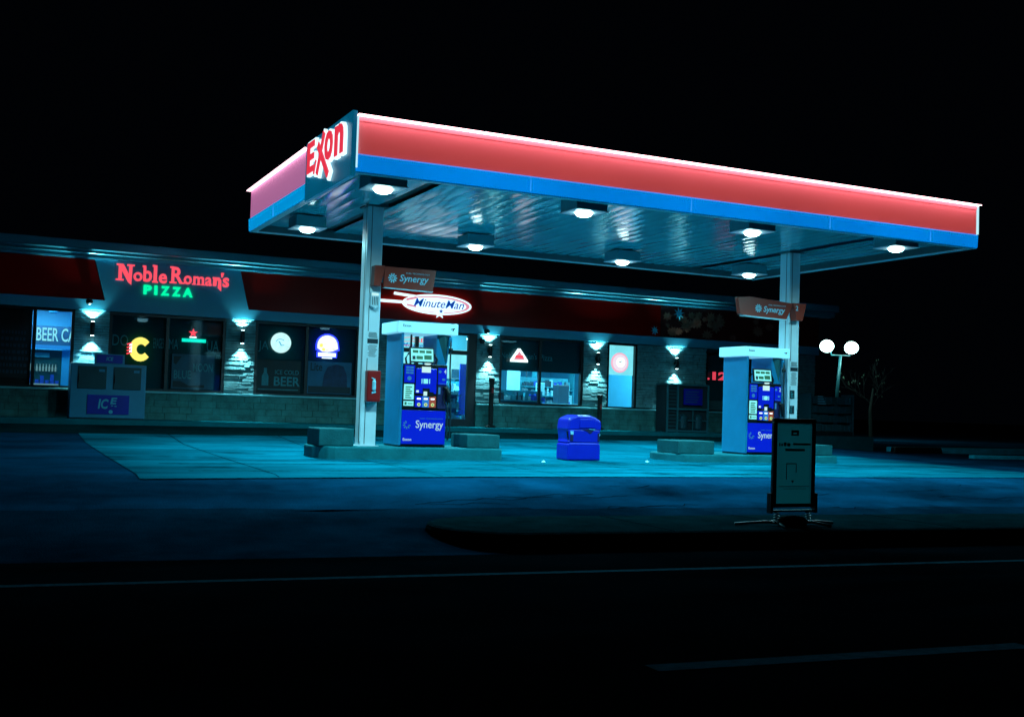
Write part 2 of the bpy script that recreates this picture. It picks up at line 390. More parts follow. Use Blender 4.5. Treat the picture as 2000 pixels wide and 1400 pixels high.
# ------------------------------------------------------------------ canopy
CX0, CX1, CY0, CY1, ZB, ZM, ZT = 5.10, 18.53, 16.74, 24.15, 5.19, 5.47, 6.06
cn = thing('canopy', (11.8, 20.45, .75), 'big flat forecourt canopy with glowing red and blue edge over the fuel pumps', 'canopy')
g = G(); NY = 14
x = CX0 + .12; X2 = CX1 - .12
pan = .305; i = 0
ys = fr(CY0 + .12, CY1 - .12, .2)
for a, b in ((CX0 + .12, 6.68), (6.94, 16.52), (16.78, CX1 - .12)):
    npn = round((b - a) / pan)
    for i in range(npn):
        p0 = a + (b - a) * i / npn; p1 = a + (b - a) * (i + 1) / npn
        tilt = random.uniform(-.0025, .0025); ph = random.uniform(0, 6)
        prof = [(0, .0012), (.008, .0), (.02, -.0002), (.27, -.0030), (.5, -.004), (.73, -.0030), (.98, -.0002), (.992, .0), (1, .0012)]
        v = []
        for y in ys:
            wob = .0030 * math.sin(y * 3.4 + ph) + .002 * math.sin(y * 1.3 + 2 * ph)
            for u, h in prof: v.append((p0 + (p1 - p0) * u, y, 5.33 + h + tilt * (u - .5) * 2 + wob))
        nn = len(prof)
        g.add(v, [(j * nn + k, (j + 1) * nn + k, (j + 1) * nn + k + 1, j * nn + k + 1) for j in range(len(ys) - 1) for k in range(nn - 1)])
so = g.build('soffit', m_soff, cn, smooth=True)
for a in (6.68, 16.52): G().box(a, a + .26, CY0 + .1, CY1 - .1, 5.40, 5.46).build('beam_recess', m_groove, cn)
G().box(CX0 + .08, CX1 - .08, CY0 + .08, CY1 - .08, 5.47, 5.95).build('roof_deck', m_groove, cn)
g = G()   # perimeter gutter lip
g.box(CX0, CX1, CY0, CY0 + .13, ZB - .02, ZB).box(CX0, CX1, CY1 - .13, CY1, ZB - .02, ZB)
g.box(CX0, CX0 + .13, CY0 + .13, CY1 - .13, ZB - .02, ZB).box(CX1 - .13, CX1, CY0 + .13, CY1 - .13, ZB - .02, ZB)
g.build('edge_lip', m_white, cn)
g = G().box(CX0 + .13, CX1 - .13, CY0 + .10, CY0 + .13, ZB, 5.36).box(CX0 + .13, CX1 - .13, CY1 - .13, CY1 - .10, ZB, 5.36)
g.box(CX0 + .10, CX0 + .13, CY0 + .13, CY1 - .13, ZB, 5.36).box(CX1 - .13, CX1 - .10, CY0 + .13, CY1 - .13, ZB, 5.36)
g.build('inner_fascia', m_groove, cn)
fa = G().box(CX0 + .03, CX1 - .02, CY0, CY0 + .08, ZM, ZT).build('red_fascia_front', m_redlit, cn)
G().prism([(CY0 - .02, ZB + .0), (CY0 + .06, ZB), (CY0 + .06, ZM - .003), (CY0 - .0, ZM - .003), (CY0 - .035, ZM - .03)], CX0 + .0, CX1, 'x').build('blue_fascia_front', m_bluelit, cn)
for xx in (8.17, 11.4, 14.6, 17.2): G().box(xx, xx + .012, CY0 - .039, CY0 + .0, ZB + .012, ZM - .012).build('fascia_seam', m_seam, cn)
G().box(CX0 + .03, CX1 - .02, CY0 - .012, CY0 - .001, ZT - .075, ZT - .004).build('wash_band_front', m_band, cn)  # painted wash of the light strip above
G().box(CX0 + .03, CX1 + .01, CY0 - .11, CY0 + .08, ZT + .0, ZT + .014).build('light_strip_front', m_led, cn)
G().box(CX0, CX0 + .08, 19.42, CY1, ZM, ZT - .0).build('red_fascia_left', m_redlit_side, cn)
G().prism([(CX0 - .02, ZB), (CX0 + .06, ZB), (CX0 + .06, ZM - .003), (CX0, ZM - .003), (CX0 - .035, ZM - .03)], 19.42, CY1).build('blue_fascia_left', m_cyanlit, cn)
G().box(CX0 - .09, CX0 + .08, 19.42, CY1 + .06, ZT, ZT + .018).build('light_strip_left', m_ledside, cn)
G().box(CX0 - .038, CX0, 21.9, 21.914, ZB + .012, ZM - .012).build('fascia_seam', m_seam, cn)
G().box(CX1 - .08, CX1, CY0 + .08, CY1 - .08, ZM, ZT).build('red_fascia_right', m_redlit, cn)
G().box(CX1 - .07, CX1 + .02, CY0 + .08, CY1 - .08, ZB, ZM - .003).build('blue_fascia_right', m_bluelit, cn)
G().box(CX0 + .08, CX1 - .08, CY1 - .08, CY1, ZB, ZT).build('fascia_back', m_groove, cn)
G().box(CX1 - .0, CX1 + .03, CY0 - .02, CY0 + .03, ZM, ZT).build('edge_trim', m_edge, cn)
G().box(CX0 - .06, CX0 + .02, CY0 - .06, 19.42, 5.10, 6.13).build('corner_sign_panel', m_panel, cn, bevel=.01)
G().box(CX0 + .022, CX0 + .05, CY0 - .05, CY0 - .01, 5.24, 6.05).build('corner_edge_light', m_edge, cn)
# columns
def column(x0, y0, zb):
    c = G().box(x0, x0 + .30, y0, y0 + .34, zb, 5.36).build('column', m_white, cn, bevel=.012)
    g = G().box(x0 + .07, x0 + .082, y0 - .004, y0, zb + .05, 5.3); g.build('seam_strip', m_ink, c)
    G().box(x0 - .004, x0, y0 + .10, y0 + .115, zb + .05, 5.3).build('seam_strip', m_ink, c)
    G().box(x0 - .05, x0 + .35, y0 - .05, y0 + .39, zb, zb + .02).build('base_plate', m_white, c)
    G().box(x0 - .05, x0 + .37, y0 - .05, y0 + .4, 5.30, 5.36).build('capital_plate', m_groove, c)
    G().tube([(x0 + .0, y0 - .02, 5.28), (x0 - .02, y0 - .02, zb + .1)], .012).build('conduit', m_white, c)
    return c
column(6.49, 20.20, .76); column(16.51, 20.20, .71)

# canopy downlights
ld = thing('canopy_downlight', (5.78, 17.28, 5.34), '', 'downlight', 'square downlights under the canopy')
x, y = 5.78, 17.28
h = G().box(x - .31, x + .31, y - .31, y + .31, 5.08, 5.30); h.build('housing', m_housing, ld, bevel=.015)
G().box(x - .32, x + .32, y - .32, y + .32, 5.065, 5.08).build('trim_ring', m_white, ld)
G().lathe(x, y, [(.001, 4.985), (.08, 4.992), (.13, 5.012), (.155, 5.05), (.16, 5.064)], 24).build('lens', m_lens, ld, smooth=True)
lamp('wide_light', 'SPOT', (x, y, 4.93), 500, ld, size=.14, cone=172, blend=.62)
lamp('beam_light', 'SPOT', (x, y, 4.93), 1150, ld, size=.14, cone=104, blend=1)
DL = [((5.78, 17.28), 'square canopy light at the front left corner, above the left column'),
      ((5.86, 22.25), 'square canopy light at the back left corner of the canopy underside'),
      ((9.52, 17.28), 'second light from the left in the front row under the canopy'),
      ((9.66, 22.40), 'second light from the left in the back row under the canopy'),
      ((13.18, 17.25), 'third light from the left in the front row under the canopy'),
      ((13.46, 22.50), 'third light from the left in the back row under the canopy'),
      ((16.72, 17.15), 'canopy light at the far right front corner, beyond the right column'),
      ((17.20, 22.60), 'canopy light at the back right corner, just left of the right column top')]
ld['label'] = DL[0][1]
for (px, py), lb in DL[1:]: dup(ld, (px, py, 5.34), lb)

# brand lettering on the corner panel (face -x; u = -y)
sg = thing('brand_sign', (5.03, 18.0, 5.2), 'red brand lettering with glowing white outline on the corner panel of the canopy', 'sign')
def xsign(grow, xa, xb, m, nm):
    g = G(); q = grow
    g.text('E', -19.06 - q, -18.62 + q, 5.51 - q, 6.05 + q, xa, .03 + q * .5, xa - xb, face='x')
    for a, b, wd in (((18.40, 5.91), (17.74, 5.29), .13), ((18.04, 6.05), (18.42, 5.41), .12), ((18.50, 5.67), (18.62, 5.45), .05)):
        a = Vector(a); b = Vector(b); d = (b - a).normalized() * q
        g.stroke(a - d, b + d, wd + 2 * q, xb, xa, 'x')
    g.text('o', -17.98 - q, -17.52 + q, 5.53 - q, 6.02 + q, xa, .03 + q * .5, xa - xb, face='x')
    g.text('n', -17.40 - q, -16.94 + q, 5.51 - q, 6.00 + q, xa, .03 + q * .5, xa - xb, face='x')
    return g.build(nm, m, sg)
xsign(.032, 5.038, 4.985, m_xwhite, 'letter_outline'); xsign(0, 4.983, 4.965, m_xred, 'letter_face')

# ------------------------------------------------------------------ things on the columns
def flower(g, x, z, r, y):
    for k in range(10):
        a = 2 * math.pi * k / 10
        g.stroke((x + .45 * r * math.cos(a), z + .45 * r * math.sin(a)), (x + r * math.cos(a), z + r * math.sin(a)), r * .28, y - .004, y)
    for k in range(14):
        a = 2 * math.pi * k / 14; b = 2 * math.pi * (k + 1) / 14
        g.stroke((x + .38 * r * math.cos(a), z + .38 * r * math.sin(a)), (x + .38 * r * math.cos(b), z + .38 * r * math.sin(b)), r * .12, y - .006, y - .002)
    g.disc(x, z, r * .15, y - .006, y)
fs = thing('flag_sign', (6.78, 20.2, 3.7), 'red flag sign with white lettering sticking out right of the left column', 'sign', 'red flag signs on the canopy columns')
G().prism([(6.79, 4.16), (7.83, 4.16), (7.77, 3.74), (6.79, 3.76)], 20.02, 20.10).build('board', m_sred, fs)
G().prism([(6.79, 3.765), (7.775, 3.745), (7.775, 3.735), (6.79, 3.755)], 20.0, 20.12).build('lower_rim', m_white, fs)
g = G().text('Synergy', 7.09, 7.68, 3.86, 4.03, 20.018, .012, .004, .2); g.text('FUEL TECHNOLOGY', 7.22, 7.70, 4.05, 4.075, 20.018, 0, .004)
flower(g, 6.95, 3.95, .09, 20.018); g.build('lettering', m_letter, fs)
f1 = thing('number_flag', (6.62, 20.2, 3.7), 'small red trapezoid flag on the face of the left column', 'sign', 'small red number flags on the columns')
G().prism([(6.58, 4.16), (6.78, 4.17), (6.76, 4.0), (6.70, 3.77), (6.57, 3.78)], 19.98, 20.19).build('board', m_sred, f1, bevel=.008)
f2 = thing('flag_sign', (16.4, 20.2, 3.7), 'red flag sign with white lettering left of the right column, slanted ends', 'sign', 'red flag signs on the canopy columns')
G().prism([(14.95, 4.16), (15.28, 4.20), (16.50, 4.12), (16.30, 3.73), (15.18, 3.76), (15.02, 3.80)], 20.03, 20.14).build('board', m_sred, f2, bevel=.01)
G().prism([(15.10, 3.775), (16.30, 3.745), (16.30, 3.73), (15.10, 3.76)], 20.0, 20.15).build('lower_rim', m_white, f2)
g = G().text('Synergy', 15.66, 16.26, 3.84, 4.01, 20.028, .012, .004, .2); g.text('FUEL TECHNOLOGY', 15.80, 16.28, 4.03, 4.055, 20.028, 0, .004)
flower(g, 15.52, 3.95, .09, 20.028); g.build('lettering', m_letter, f2)
f3 = thing('number_flag', (16.62, 20.2, 3.7), 'small red flag with the number 2 on the face of the right column', 'sign', 'small red number flags on the columns')
G().prism([(16.45, 4.13), (16.84, 4.13), (16.72, 3.74), (16.56, 3.74)], 19.98, 20.19).build('board', m_sred, f3, bevel=.008)
G().text('2', 16.52, 16.59, 3.96, 4.07, 19.978, .01, .004).build('number', m_letter, f3)
# notices, speaker, extinguisher cabinet on the left column; notices on the right one
def notice(x0, y, z0, z1, label):
    t = thing('notice', (x0 + .1, y, z0), label, 'notice', 'printed safety notices on the columns')
    G().box(x0, x0 + .23, y - .004, y - .001, z0, z1).build('sheet', m_white, t)
    g = G(); H = z1 - z0
    zz = z1 - .02
    for k in range(5):
        a = x0 + .02 + random.uniform(0, .02); b = x0 + .21 - random.uniform(0, .03)
        g.box(a, b, y - .007, y - .0045, zz - .012, zz); zz -= .022
    g.box(x0 + .01, x0 + .22, y - .007, y - .0045, zz - .10, zz - .01); zz -= .13
    while zz > z0 + .02:
        g.box(x0 + .02 + random.uniform(0, .03), x0 + .21 - random.uniform(0, .05), y - .007, y - .0045, zz - .008, zz); zz -= .021
    g.build('printed_lines', m_ink, t)
notice(6.545, 20.197, 2.42, 2.93, 'white safety notice with printed lines above the red cabinet on the left column')
notice(16.57, 20.197, 2.26, 2.83, 'white safety notice with printed lines on the right column beside the pump')
for i, (z0, z1) in enumerate(((1.98, 2.17), (1.64, 1.82))):
    t = thing('sticker', (16.62, 20.19, z0), ('upper' if i == 0 else 'lower') + ' dark square sticker on the right column below the notice', 'sticker', 'dark stickers on the right column')
    G().box(16.58, 16.71, 20.188, 20.196, z0, z1).build('backing', m_ink, t)
    g = G()
    for k in range(4): g.box(16.60, 16.60 + random.uniform(.03, .09), 20.185, 20.188, z0 + .03 + k * .036, z0 + .045 + k * .036)
    g.build('print', m_housing, t)
t = thing('intercom_speaker', (6.66, 20.1, 3.38), 'small ribbed white speaker box on the left column under the red flag', 'speaker')
G().prism([(6.56, 3.66), (6.72, 3.66), (6.72, 3.40), (6.65, 3.35), (6.56, 3.40)], 20.08, 20.197).build('case', m_white, t, bevel=.01)
g = G()
for k in range(4): g.box(6.585 + k * .034, 6.597 + k * .034, 20.073, 20.08, 3.42, 3.58)
g.build('grille', m_ink, t)
G().box(6.57, 6.71, 20.072, 20.08, 3.60, 3.645).build('lamp_window', m_screen, t)
t = thing('extinguisher_cabinet', (6.66, 20.1, 1.62), 'dark red fire extinguisher cabinet mounted on the left column', 'extinguisher cabinet')
G().box(6.535, 6.80, 20.03, 20.197, 1.60, 2.19).build('case', m_sredd, t, bevel=.02)
G().box(6.565, 6.775, 20.024, 20.03, 1.64, 2.15).build('door', m_sredd, t)
g = G(); g.lathe(6.66, 20.015, [(.02, 1.80), (.038, 1.83), (.038, 1.98), (.02, 2.01), (.012, 2.03)], 12)
g.stroke((6.61, 2.05), (6.68, 2.02), .018, 20.005, 20.02); g.stroke((6.62, 1.77), (6.70, 1.79), .03, 20.01, 20.022)
g.build('extinguisher_emblem', m_letter, t)

# ------------------------------------------------------------------ pump islands
def island(x0, x1, z, blocks, which):
    t = thing('pump_island', ((x0 + x1) / 2, 20.4, z - .25), 'raised concrete island carrying the %s fuel pump and column' % which, 'pump island', 'pump islands')
    pts = [(x0 + .35, 19.8), (x1 - .05, 19.8), (x1, 19.85), (x1, 21.15), (x1 - .05, 21.2), (x0 + .35, 21.2)]
    for k in range(1, 8):
        a = R(90 + k * 22.5); pts.append((x0 + .35 + .35 * math.cos(a), 20.5 + .7 * math.sin(a)))
    G().prism(pts, z - .32, z, 'z').build('kerb_slab', m_isl, t, bevel=.03)
    G().prism([(p[0] * .999 + .0, p[1]) for p in pts], z - .02, z + .002, 'z')
    for (a, b, zz, lb) in blocks:
        c = thing('concrete_block', ((a + b) / 2, 20.3, z), lb, 'concrete block', 'concrete blocks on the island ends')
        G().box(a, b, 19.92, 20.75, z + .002, zz).build('block', m_block, c, bevel=.02)
island(5.55, 9.27, .77, [(5.62, 6.28, 1.09, 'grey concrete block left of the left canopy column'), (8.55, 9.25, 1.03, 'grey concrete block right of the left fuel pump')], 'left')
island(13.3, 17.68, .71, [(13.42, 14.35, .99, 'wide grey concrete block left of the right fuel pump'), (17.05, 17.62, .95, 'grey concrete block right of the right canopy column')], 'right')

# ------------------------------------------------------------------ fuel pumps
def pump(ox, oz, num, label):
    t = thing('fuel_pump', (ox + .5, 20.4, oz), label, 'fuel pump', 'fuel pumps under the canopy')
    X = lambda v: ox + v
    Z = lambda v: oz + v
    Y0 = 20.0
    G().box(X(.02), X(.96), Y0 + .03, Y0 + .85, Z(0), Z(.05)).build('plinth', m_black, t)
    G().box(X(0), X(.05), Y0 - .01, Y0 + .86, Z(.03), Z(2.16)).build('side_panel', m_pumpside, t, bevel=.012)
    G().box(X(.92), X(.96), Y0 + .02, Y0 + .86, Z(.03), Z(1.60)).build('side_panel', m_pumpside, t, bevel=.01)
    G().box(X(.05), X(.92), Y0 + .03, Y0 + .82, Z(.05), Z(1.58)).build('cabinet', m_blue, t)
    lp = G().box(X(.055), X(.945), Y0 - .005, Y0 + .03, Z(.06), Z(.70)).build('lower_panel', m_blue2, t, bevel=.006)
    G().box(X(.06), X(.94), Y0 - .008, Y0 + .02, Z(.70), Z(.74)).build('drip_ledge', m_black, t)
    g = G().text('Synergy', X(.34), X(.90), Z(.32), Z(.51), Y0 - .006, .008, .003); g.build('lettering', m_nwhite_soft, lp)
    g = G().text('Exxon', X(.09), X(.26), Z(.12), Z(.17), Y0 - .006, .02, .003); g.build('lettering', m_nwhite_soft, lp)
    g = G()
    for k in range(9):
        a = 2 * math.pi * k / 9 + .5
        if k in (0, 1): continue
        g.stroke((X(.16) + .035 * math.cos(a), Z(.42) + .035 * math.sin(a)), (X(.16) + .08 * math.cos(a), Z(.42) + .08 * math.sin(a)), .022, Y0 - .009, Y0 - .006)
    g.build('burst_logo', m_info, lp)
    g = G().text('FUEL TECHNOLOGY', X(.42), X(.90), Z(.535), Z(.555), Y0 - .006, 0, .003); g.build('lettering', m_info, lp)
    # electronics head
    hd = G().box(X(.055), X(.945), Y0 - .02, Y0 + .04, Z(.74), Z(1.58)).build('control_head', m_black, t, bevel=.01)
    y = Y0 - .022
    G().box(X(.07), X(.28), y - .01, y, Z(1.22), Z(1.55)).build('info_panel', m_blue2, hd)
    g = G()
    for r_ in range(3):
        for c_ in range(2): g.box(X(.10 + c_ * .08), X(.17 + c_ * .08), y - .014, y - .010, Z(1.49 - r_ * .052), Z(1.525 - r_ * .052))
    g.disc(X(.17), Z(1.30), .042, y - .014, y - .010); g.build('info_icons', m_info, hd)
    G().box(X(.07), X(.27), y - .012, y, Z(.90), Z(1.19)).build('price_window', m_green, hd); G().box(X(.07), X(.27), y - .012, y, Z(.78), Z(.87)).build('price_window', m_green, hd)
    g = G()
    for k in range(6): g.box(X(.10), X(.24 - random.uniform(0, .05)), y - .015, y - .012, Z(.925 + k * .04), Z(.945 + k * .04))
    g.box(X(.09), X(.13), y - .015, y - .012, Z(.80), Z(.85)); g.box(X(.15), X(.25), y - .015, y - .012, Z(.815), Z(.83)); g.build('price_digits', m_ginks, hd)
    G().box(X(.30), X(.72), y - .03, y, Z(1.02), Z(1.50)).build('keypad_panel', m_blue2, hd, bevel=.01)
    G().box(X(.41), X(.59), y - .036, y - .03, Z(1.42), Z(1.53)).build('screen', m_screen, hd)
    G().disc(X(.53), Z(1.585), .02, y - .03, y, sx=3.2).build('status_lamp', m_screen, hd)
    g = G().box(X(.45), X(.54), y - .036, y - .03, Z(1.21), Z(1.30)).box(X(.41), X(.425), y - .036, y - .03, Z(1.21), Z(1.30)).box(X(.565), X(.58), y - .036, y - .03, Z(1.21), Z(1.30))
    g.build('keypad', m_green, hd)
    G().box(X(.44), X(.58), y - .040, y - .03, Z(1.03), Z(1.12)).box(X(.52), X(.66), y - .042, y - .03, Z(.96), Z(1.05)).build('card_reader', m_black, hd)
    G().box(X(.455), X(.525), y - .05, y - .042, Z(.98), Z(1.06)).build('card_slot', m_screen, hd)
    G().box(X(.31), X(.36), y - .034, y - .03, Z(1.04), Z(1.08)).build('receipt_slot', m_screen, hd)
    for k, (mm, a) in enumerate(((m_blue2, .30), (m_skyb, .44), (m_orng, .58))):
        b = G().box(X(a), X(a + .135), y - .03, y, Z(.76), Z(.97)).build('grade_panel', mm, hd)
        G().box(X(a + .03), X(a + .105), y - .035, y - .03, Z(.905), Z(.935)).build('grade_label', m_nwhite, b)
        G().disc(X(a + .07), Z(.81), .035, y - .036, y - .03, 12).build('button', m_ybut, b)
        G().disc(X(a + .07), Z(.81), .014, y - .040, y - .036, 8).build('button_mark', m_ginks, b)
    G().box(X(.755), X(.93), y - .012, y, Z(1.20), Z(1.52)).build('number_panel', m_blue2, hd)
    g = G().text(num, X(.875), X(.92), Z(1.41), Z(1.50), y - .012, .015, .003); g.build('pump_number', m_nwhite_soft, hd)
    g = G().disc(X(.79), Z(1.45), .03, y - .015, y - .012, 8).box(X(.84), X(.90), y - .015, y - .012, Z(1.28), Z(1.32)).box(X(.78), X(.92), y - .015, y - .012, Z(1.215), Z(1.225)); g.build('info_icons', m_info, hd)
    G().box(X(.755), X(.93), y - .006, y, Z(.74), Z(1.18)).build('nozzle_boot', m_binin, hd)
    G().box(X(.77), X(.81), y - .012, y - .006, Z(1.02), Z(1.15)).build('boot_label', m_info, hd)
    # price topper
    tp = G().prism([(Y0 - .06, Z(1.60)), (Y0 - .02, Z(1.60)), (Y0 + .03, Z(1.90)), (Y0 - .01, Z(1.90))], X(.16), X(.66), 'x').build('price_topper', m_black, t, bevel=.01)
    def tq(u0, u1, v0, v1, d, m, nm):
        f = lambda v: Y0 - .062 + .05 * (v - 1.60) / .30 - d
        g = G().add([(X(u0), f(v0), Z(v0)), (X(u1), f(v0), Z(v0)), (X(u1), f(v1), Z(v1)), (X(u0), f(v1), Z(v1))] + [(X(u0), f(v0) + .003, Z(v0)), (X(u1), f(v0) + .003, Z(v0)), (X(u1), f(v1) + .003, Z(v1)), (X(u0), f(v1) + .003, Z(v1))],
                     [(0, 1, 2, 3), (4, 7, 6, 5), (0, 4, 5, 1), (1, 5, 6, 2), (2, 6, 7, 3), (3, 7, 4, 0)])
        return g.build(nm, m, tp)
    tq(.185, .635, 1.63, 1.87, .004, m_green, 'topper_sheet')
    for k in range(3): tq(.22 + k * .135, .33 + k * .135, 1.79, 1.84, .009, m_ginks, 'topper_print')
    tq(.21, .27, 1.66, 1.73, .009, m_ink, 'topper_print'); tq(.29, .42, 1.67, 1.73, .009, m_ginks, 'topper_print'); tq(.45, .60, 1.67, 1.75, .009, m_ginks, 'topper_print')
    G().tube([(X(.12), Y0 + .02, Z(1.58)), (X(.10), Y0 + .02, Z(1.68)), (X(.16), Y0 + .02, Z(1.78))], .02).build('topper_bracket', m_black, t)
    G().tube([(X(.72), Y0 + .02, Z(1.58)), (X(.74), Y0 + .02, Z(1.68)), (X(.68), Y0 + .02, Z(1.78))], .02).build('topper_bracket', m_black, t)
    # upper right hose mast: folded sheet
    G().prism([(X(.74), Z(2.17)), (X(1.02), Z(2.17)), (X(.96), Z(1.58)), (X(.74), Z(1.58))], Y0 + .06, Y0 + .80).build('hose_mast', m_pumpside, t)
    G().add([(X(.74), Y0 + .06, Z(2.17)), (X(.99), Y0 + .06, Z(2.17)), (X(.93), Y0 + .06, Z(1.62)), (X(.86), Y0 - .03, Z(2.17))], [(0, 1, 3), (0, 3, 2), (3, 1, 2), (0, 2, 1)]).build('mast_gusset', m_groove, t)
    G().box(X(.34), X(.36), Y0 + .4, Y0 + .46, Z(1.58), Z(2.16)).build('rear_post', m_black, t)
    # valance
    v_ = G().prism([(Y0 - .06, Z(2.16)), (Y0 + .90, Z(2.16)), (Y0 + .90, Z(2.375)), (Y0 - .06, Z(2.375))], X(-.10), X(1.13), 'x').build('valance', m_valance, t, bevel=.015)
    g = G().text('Exxon', X(.00), X(.16), Z(2.27), Z(2.32), Y0 - .061, .01, .003); g.stroke((X(.97), Z(2.27)), (X(1.06), Z(2.29)), .018, Y0 - .064, Y0 - .061); g.stroke((X(1.01), Z(2.24)), (X(1.04), Z(2.29)), .02, Y0 - .066, Y0 - .063)
    g.build('lettering', m_ink, v_)
    # hoses and nozzle on the right
    G().tube([(X(1.0), Y0 + .02, Z(2.14)), (X(1.0), Y0 - .02, Z(1.95)), (X(.99), Y0 - .04, Z(1.5)), (X(1.01), Y0 - .05, Z(1.05)), (X(1.03), Y0 - .05, Z(.55)), (X(1.02), Y0 - .04, Z(.20)), (X(.99), Y0 - .03, Z(.14)), (X(.97), Y0 - .02, Z(.25)), (X(.98), Y0 - .02, Z(.7)), (X(.97), Y0 - .03, Z(.95))], .017, 8).build('hose', m_hose, t, smooth=True)
    G().ball((X(1.0), Y0 - .02, Z(1.88)), .045).build('breakaway_coupling', m_black, t, smooth=True)
    G().box(X(.97), X(1.03), Y0 - .01, Y0 + .05, Z(1.95), Z(2.12)).build('hose_swivel', m_pumpside, t, bevel=.01)
    nz = G().tube([(X(.97), Y0 - .05, Z(.86)), (X(.965), Y0 - .06, Z(1.02)), (X(.93), Y0 - .05, Z(1.13)), (X(.86), Y0 - .04, Z(1.15))], [.03, .045, .04, .02], 8).build('nozzle', m_black, t, smooth=True)
    G().tube([(X(.90), Y0 - .06, Z(.84)), (X(.87), Y0 - .06, Z(.92)), (X(.89), Y0 - .06, Z(1.08))], .012, 6).build('trigger_guard', m_black, nz)
    return t
m_nwhite_soft = emit('letter_white_soft_lit', (.5, .85, 1), .75)
pump(7.17, .77, '4', 'blue fuel pump number 4 with white top, beside the left canopy column')
pump(15.22, .71, '2', 'blue fuel pump number 2 with white top, beside the right canopy column')

# ------------------------------------------------------------------ blue windshield-service bin
b = thing('service_bin', (11.03, 20.2, .56), 'bright blue plastic service bin with side buckets standing between the pump islands', 'bin')
bx0, bx1, by0, by1, bz = 10.74, 11.50, 19.88, 20.38, .555
G().prism([(bx0, bz), (bx1, bz), (bx1 + .0, bz + .32), (bx1 - .05, bz + .36), (bx0 + .05, bz + .36), (bx0, bz + .32)], by0, by1).build('base', m_bin, b, bevel=.03)
G().prism([(bx0 + .01, bz + .355), (bx1 - .01, bz + .355), (bx1 - .03, bz + .42), (bx1 - .01, bz + .62), (bx0 + .01, bz + .62), (bx0 + .04, bz + .42)], by0 + .004, by1 - .004).build('body', m_bin, b, bevel=.02)
G().prism([(bx0 - .01, bz + .60), (bx1 + .01, bz + .60), (bx1 + .01, bz + .80), (bx1 - .12, bz + .87), (bx0 + .50, bz + .915), (bx0 + .22, bz + .915), (bx0 + .10, bz + .87), (bx0 + .02, bz + .83)], by0 - .005, by1 + .005).build('hood', m_bin, b, bevel=.04)
G().prism([(bx0 + .27, bz + .83), (bx0 + .25, bz + .66), (bx1 - .14, bz + .66), (bx1 - .14, bz + .80), (bx0 + .56, bz + .84)], by0 - .02, by0 - .004).build('front_brow', m_bin, b, bevel=.01)
G().prism([(bx0 + .28, bz + .655), (bx1 - .12, bz + .655), (bx1 - .24, bz + .54), (bx0 + .42, bz + .59)], by0 - .004, by0 + .010).build('waste_opening', m_binin, b)
G().tube([(bx0 + .48, by0 - .01, bz + .63), (bx1 - .15, by0 - .01, bz + .625)], .009).build('squeegee', m_housing, b)
G().box(bx0 + .05, bx0 + .125, by0 - .003, by0 + .2, bz + .38, bz + .56).build('bucket', m_binin, b, bevel=.01)
G().box(bx1 - .075, bx1 - .03, by0 - .003, by0 + .2, bz + .38, bz + .56).build('bucket', m_binin, b, bevel=.01)
G().box(bx0 + .055, bx0 + .12, by0 - .010, by0 + .1, bz + .52, bz + .59).build('paper_towels', m_towel, b)
G().tube([(bx0 + .0, by0 + .05, bz + .58), (bx0 + .05, by0 + .05, bz + .36)], .016).build('hanger', m_black, b)
G().tube([(bx1 + .0, by0 + .05, bz + .56), (bx1 - .05, by0 + .05, bz + .36)], .016).build('hanger', m_black, b)
G().box(bx1 - .05, bx1 + .0, by0 + .03, by0 + .06, bz + .50, bz + .535).build('towel_tip', m_towel, b)

# ------------------------------------------------------------------ shop building
bd = thing('shop_building', (10, 30, .97), 'long low shop with stone piers, red band and pale cornice behind the canopy', 'building')
WY = 29.8
# openings: x0,x1,z0,z1
OP = [(-4.2, -.10, 1.72, 3.66), (.0, 2.06, 1.70, 3.66), (2.88, 5.78, 1.70, 3.66), (6.56, 9.43, 1.70, 3.66), (10.36, 12.99, .97, 3.66),
      (13.74, 16.54, 1.66, 3.66), (17.38, 18.45, 1.64, 3.66), (21.05, 23.6, 1.64, 3.56)]
g = G(); px = -14
for a, c, z0, z1 in OP:
    g.box(px, a, WY, WY + .25, .97, 3.66)
    if z0 > 1: g.box(a, c, WY, WY + .25, .97, z0)
    if z1 < 3.66: g.box(a, c, WY, WY + .25, z1, 3.66)
    px = c
g.box(px, 25.5, WY, WY + .25, .97, 3.66); g.box(25.25, 25.5, WY + .25, 44, .97, 3.66); g.box(-14, -13.75, WY + .25, 44, .97, 3.66); g.box(-14, 25.5, 43.8, 44, .97, 3.66)
g.box(-14, 25.5, WY, WY + .25, 3.66, 4.95)
g.build('wall', m_mortar, bd)
G().box(-14, 25.5, WY + .25, 44, 4.3, 4.9).build('roof', m_mortar, bd)
# ledge stone veneer, every stone its own relief
g = G(); px = -6.0
for a, c, z0, z1 in OP + [(25.5, 25.6, 1, 2)]:
    if a - px > .1:
        z = 1.70
        while z < 3.64:
            hh = random.choice((.035, .045, .055, .07)); x = px
            if z + hh > 3.655: hh = 3.655 - z
            while x < a - .01:
                L = min(random.uniform(.12, .55), a - x); pr = random.uniform(.008, .050); dz = random.uniform(0, .006)
                g.box(x + .003, x + L - .004, WY - pr, WY + .01, z + .003, z + hh - .004 - dz); x += L
            z += hh
    px = max(px, c)
g.build('stone_veneer', m_stone, bd)
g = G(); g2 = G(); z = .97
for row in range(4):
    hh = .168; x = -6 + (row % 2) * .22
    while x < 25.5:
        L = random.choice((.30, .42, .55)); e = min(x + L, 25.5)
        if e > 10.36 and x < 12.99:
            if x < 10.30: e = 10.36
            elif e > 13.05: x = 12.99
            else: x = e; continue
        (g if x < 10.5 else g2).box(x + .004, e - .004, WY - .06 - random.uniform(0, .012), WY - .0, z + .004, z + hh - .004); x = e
    z += hh
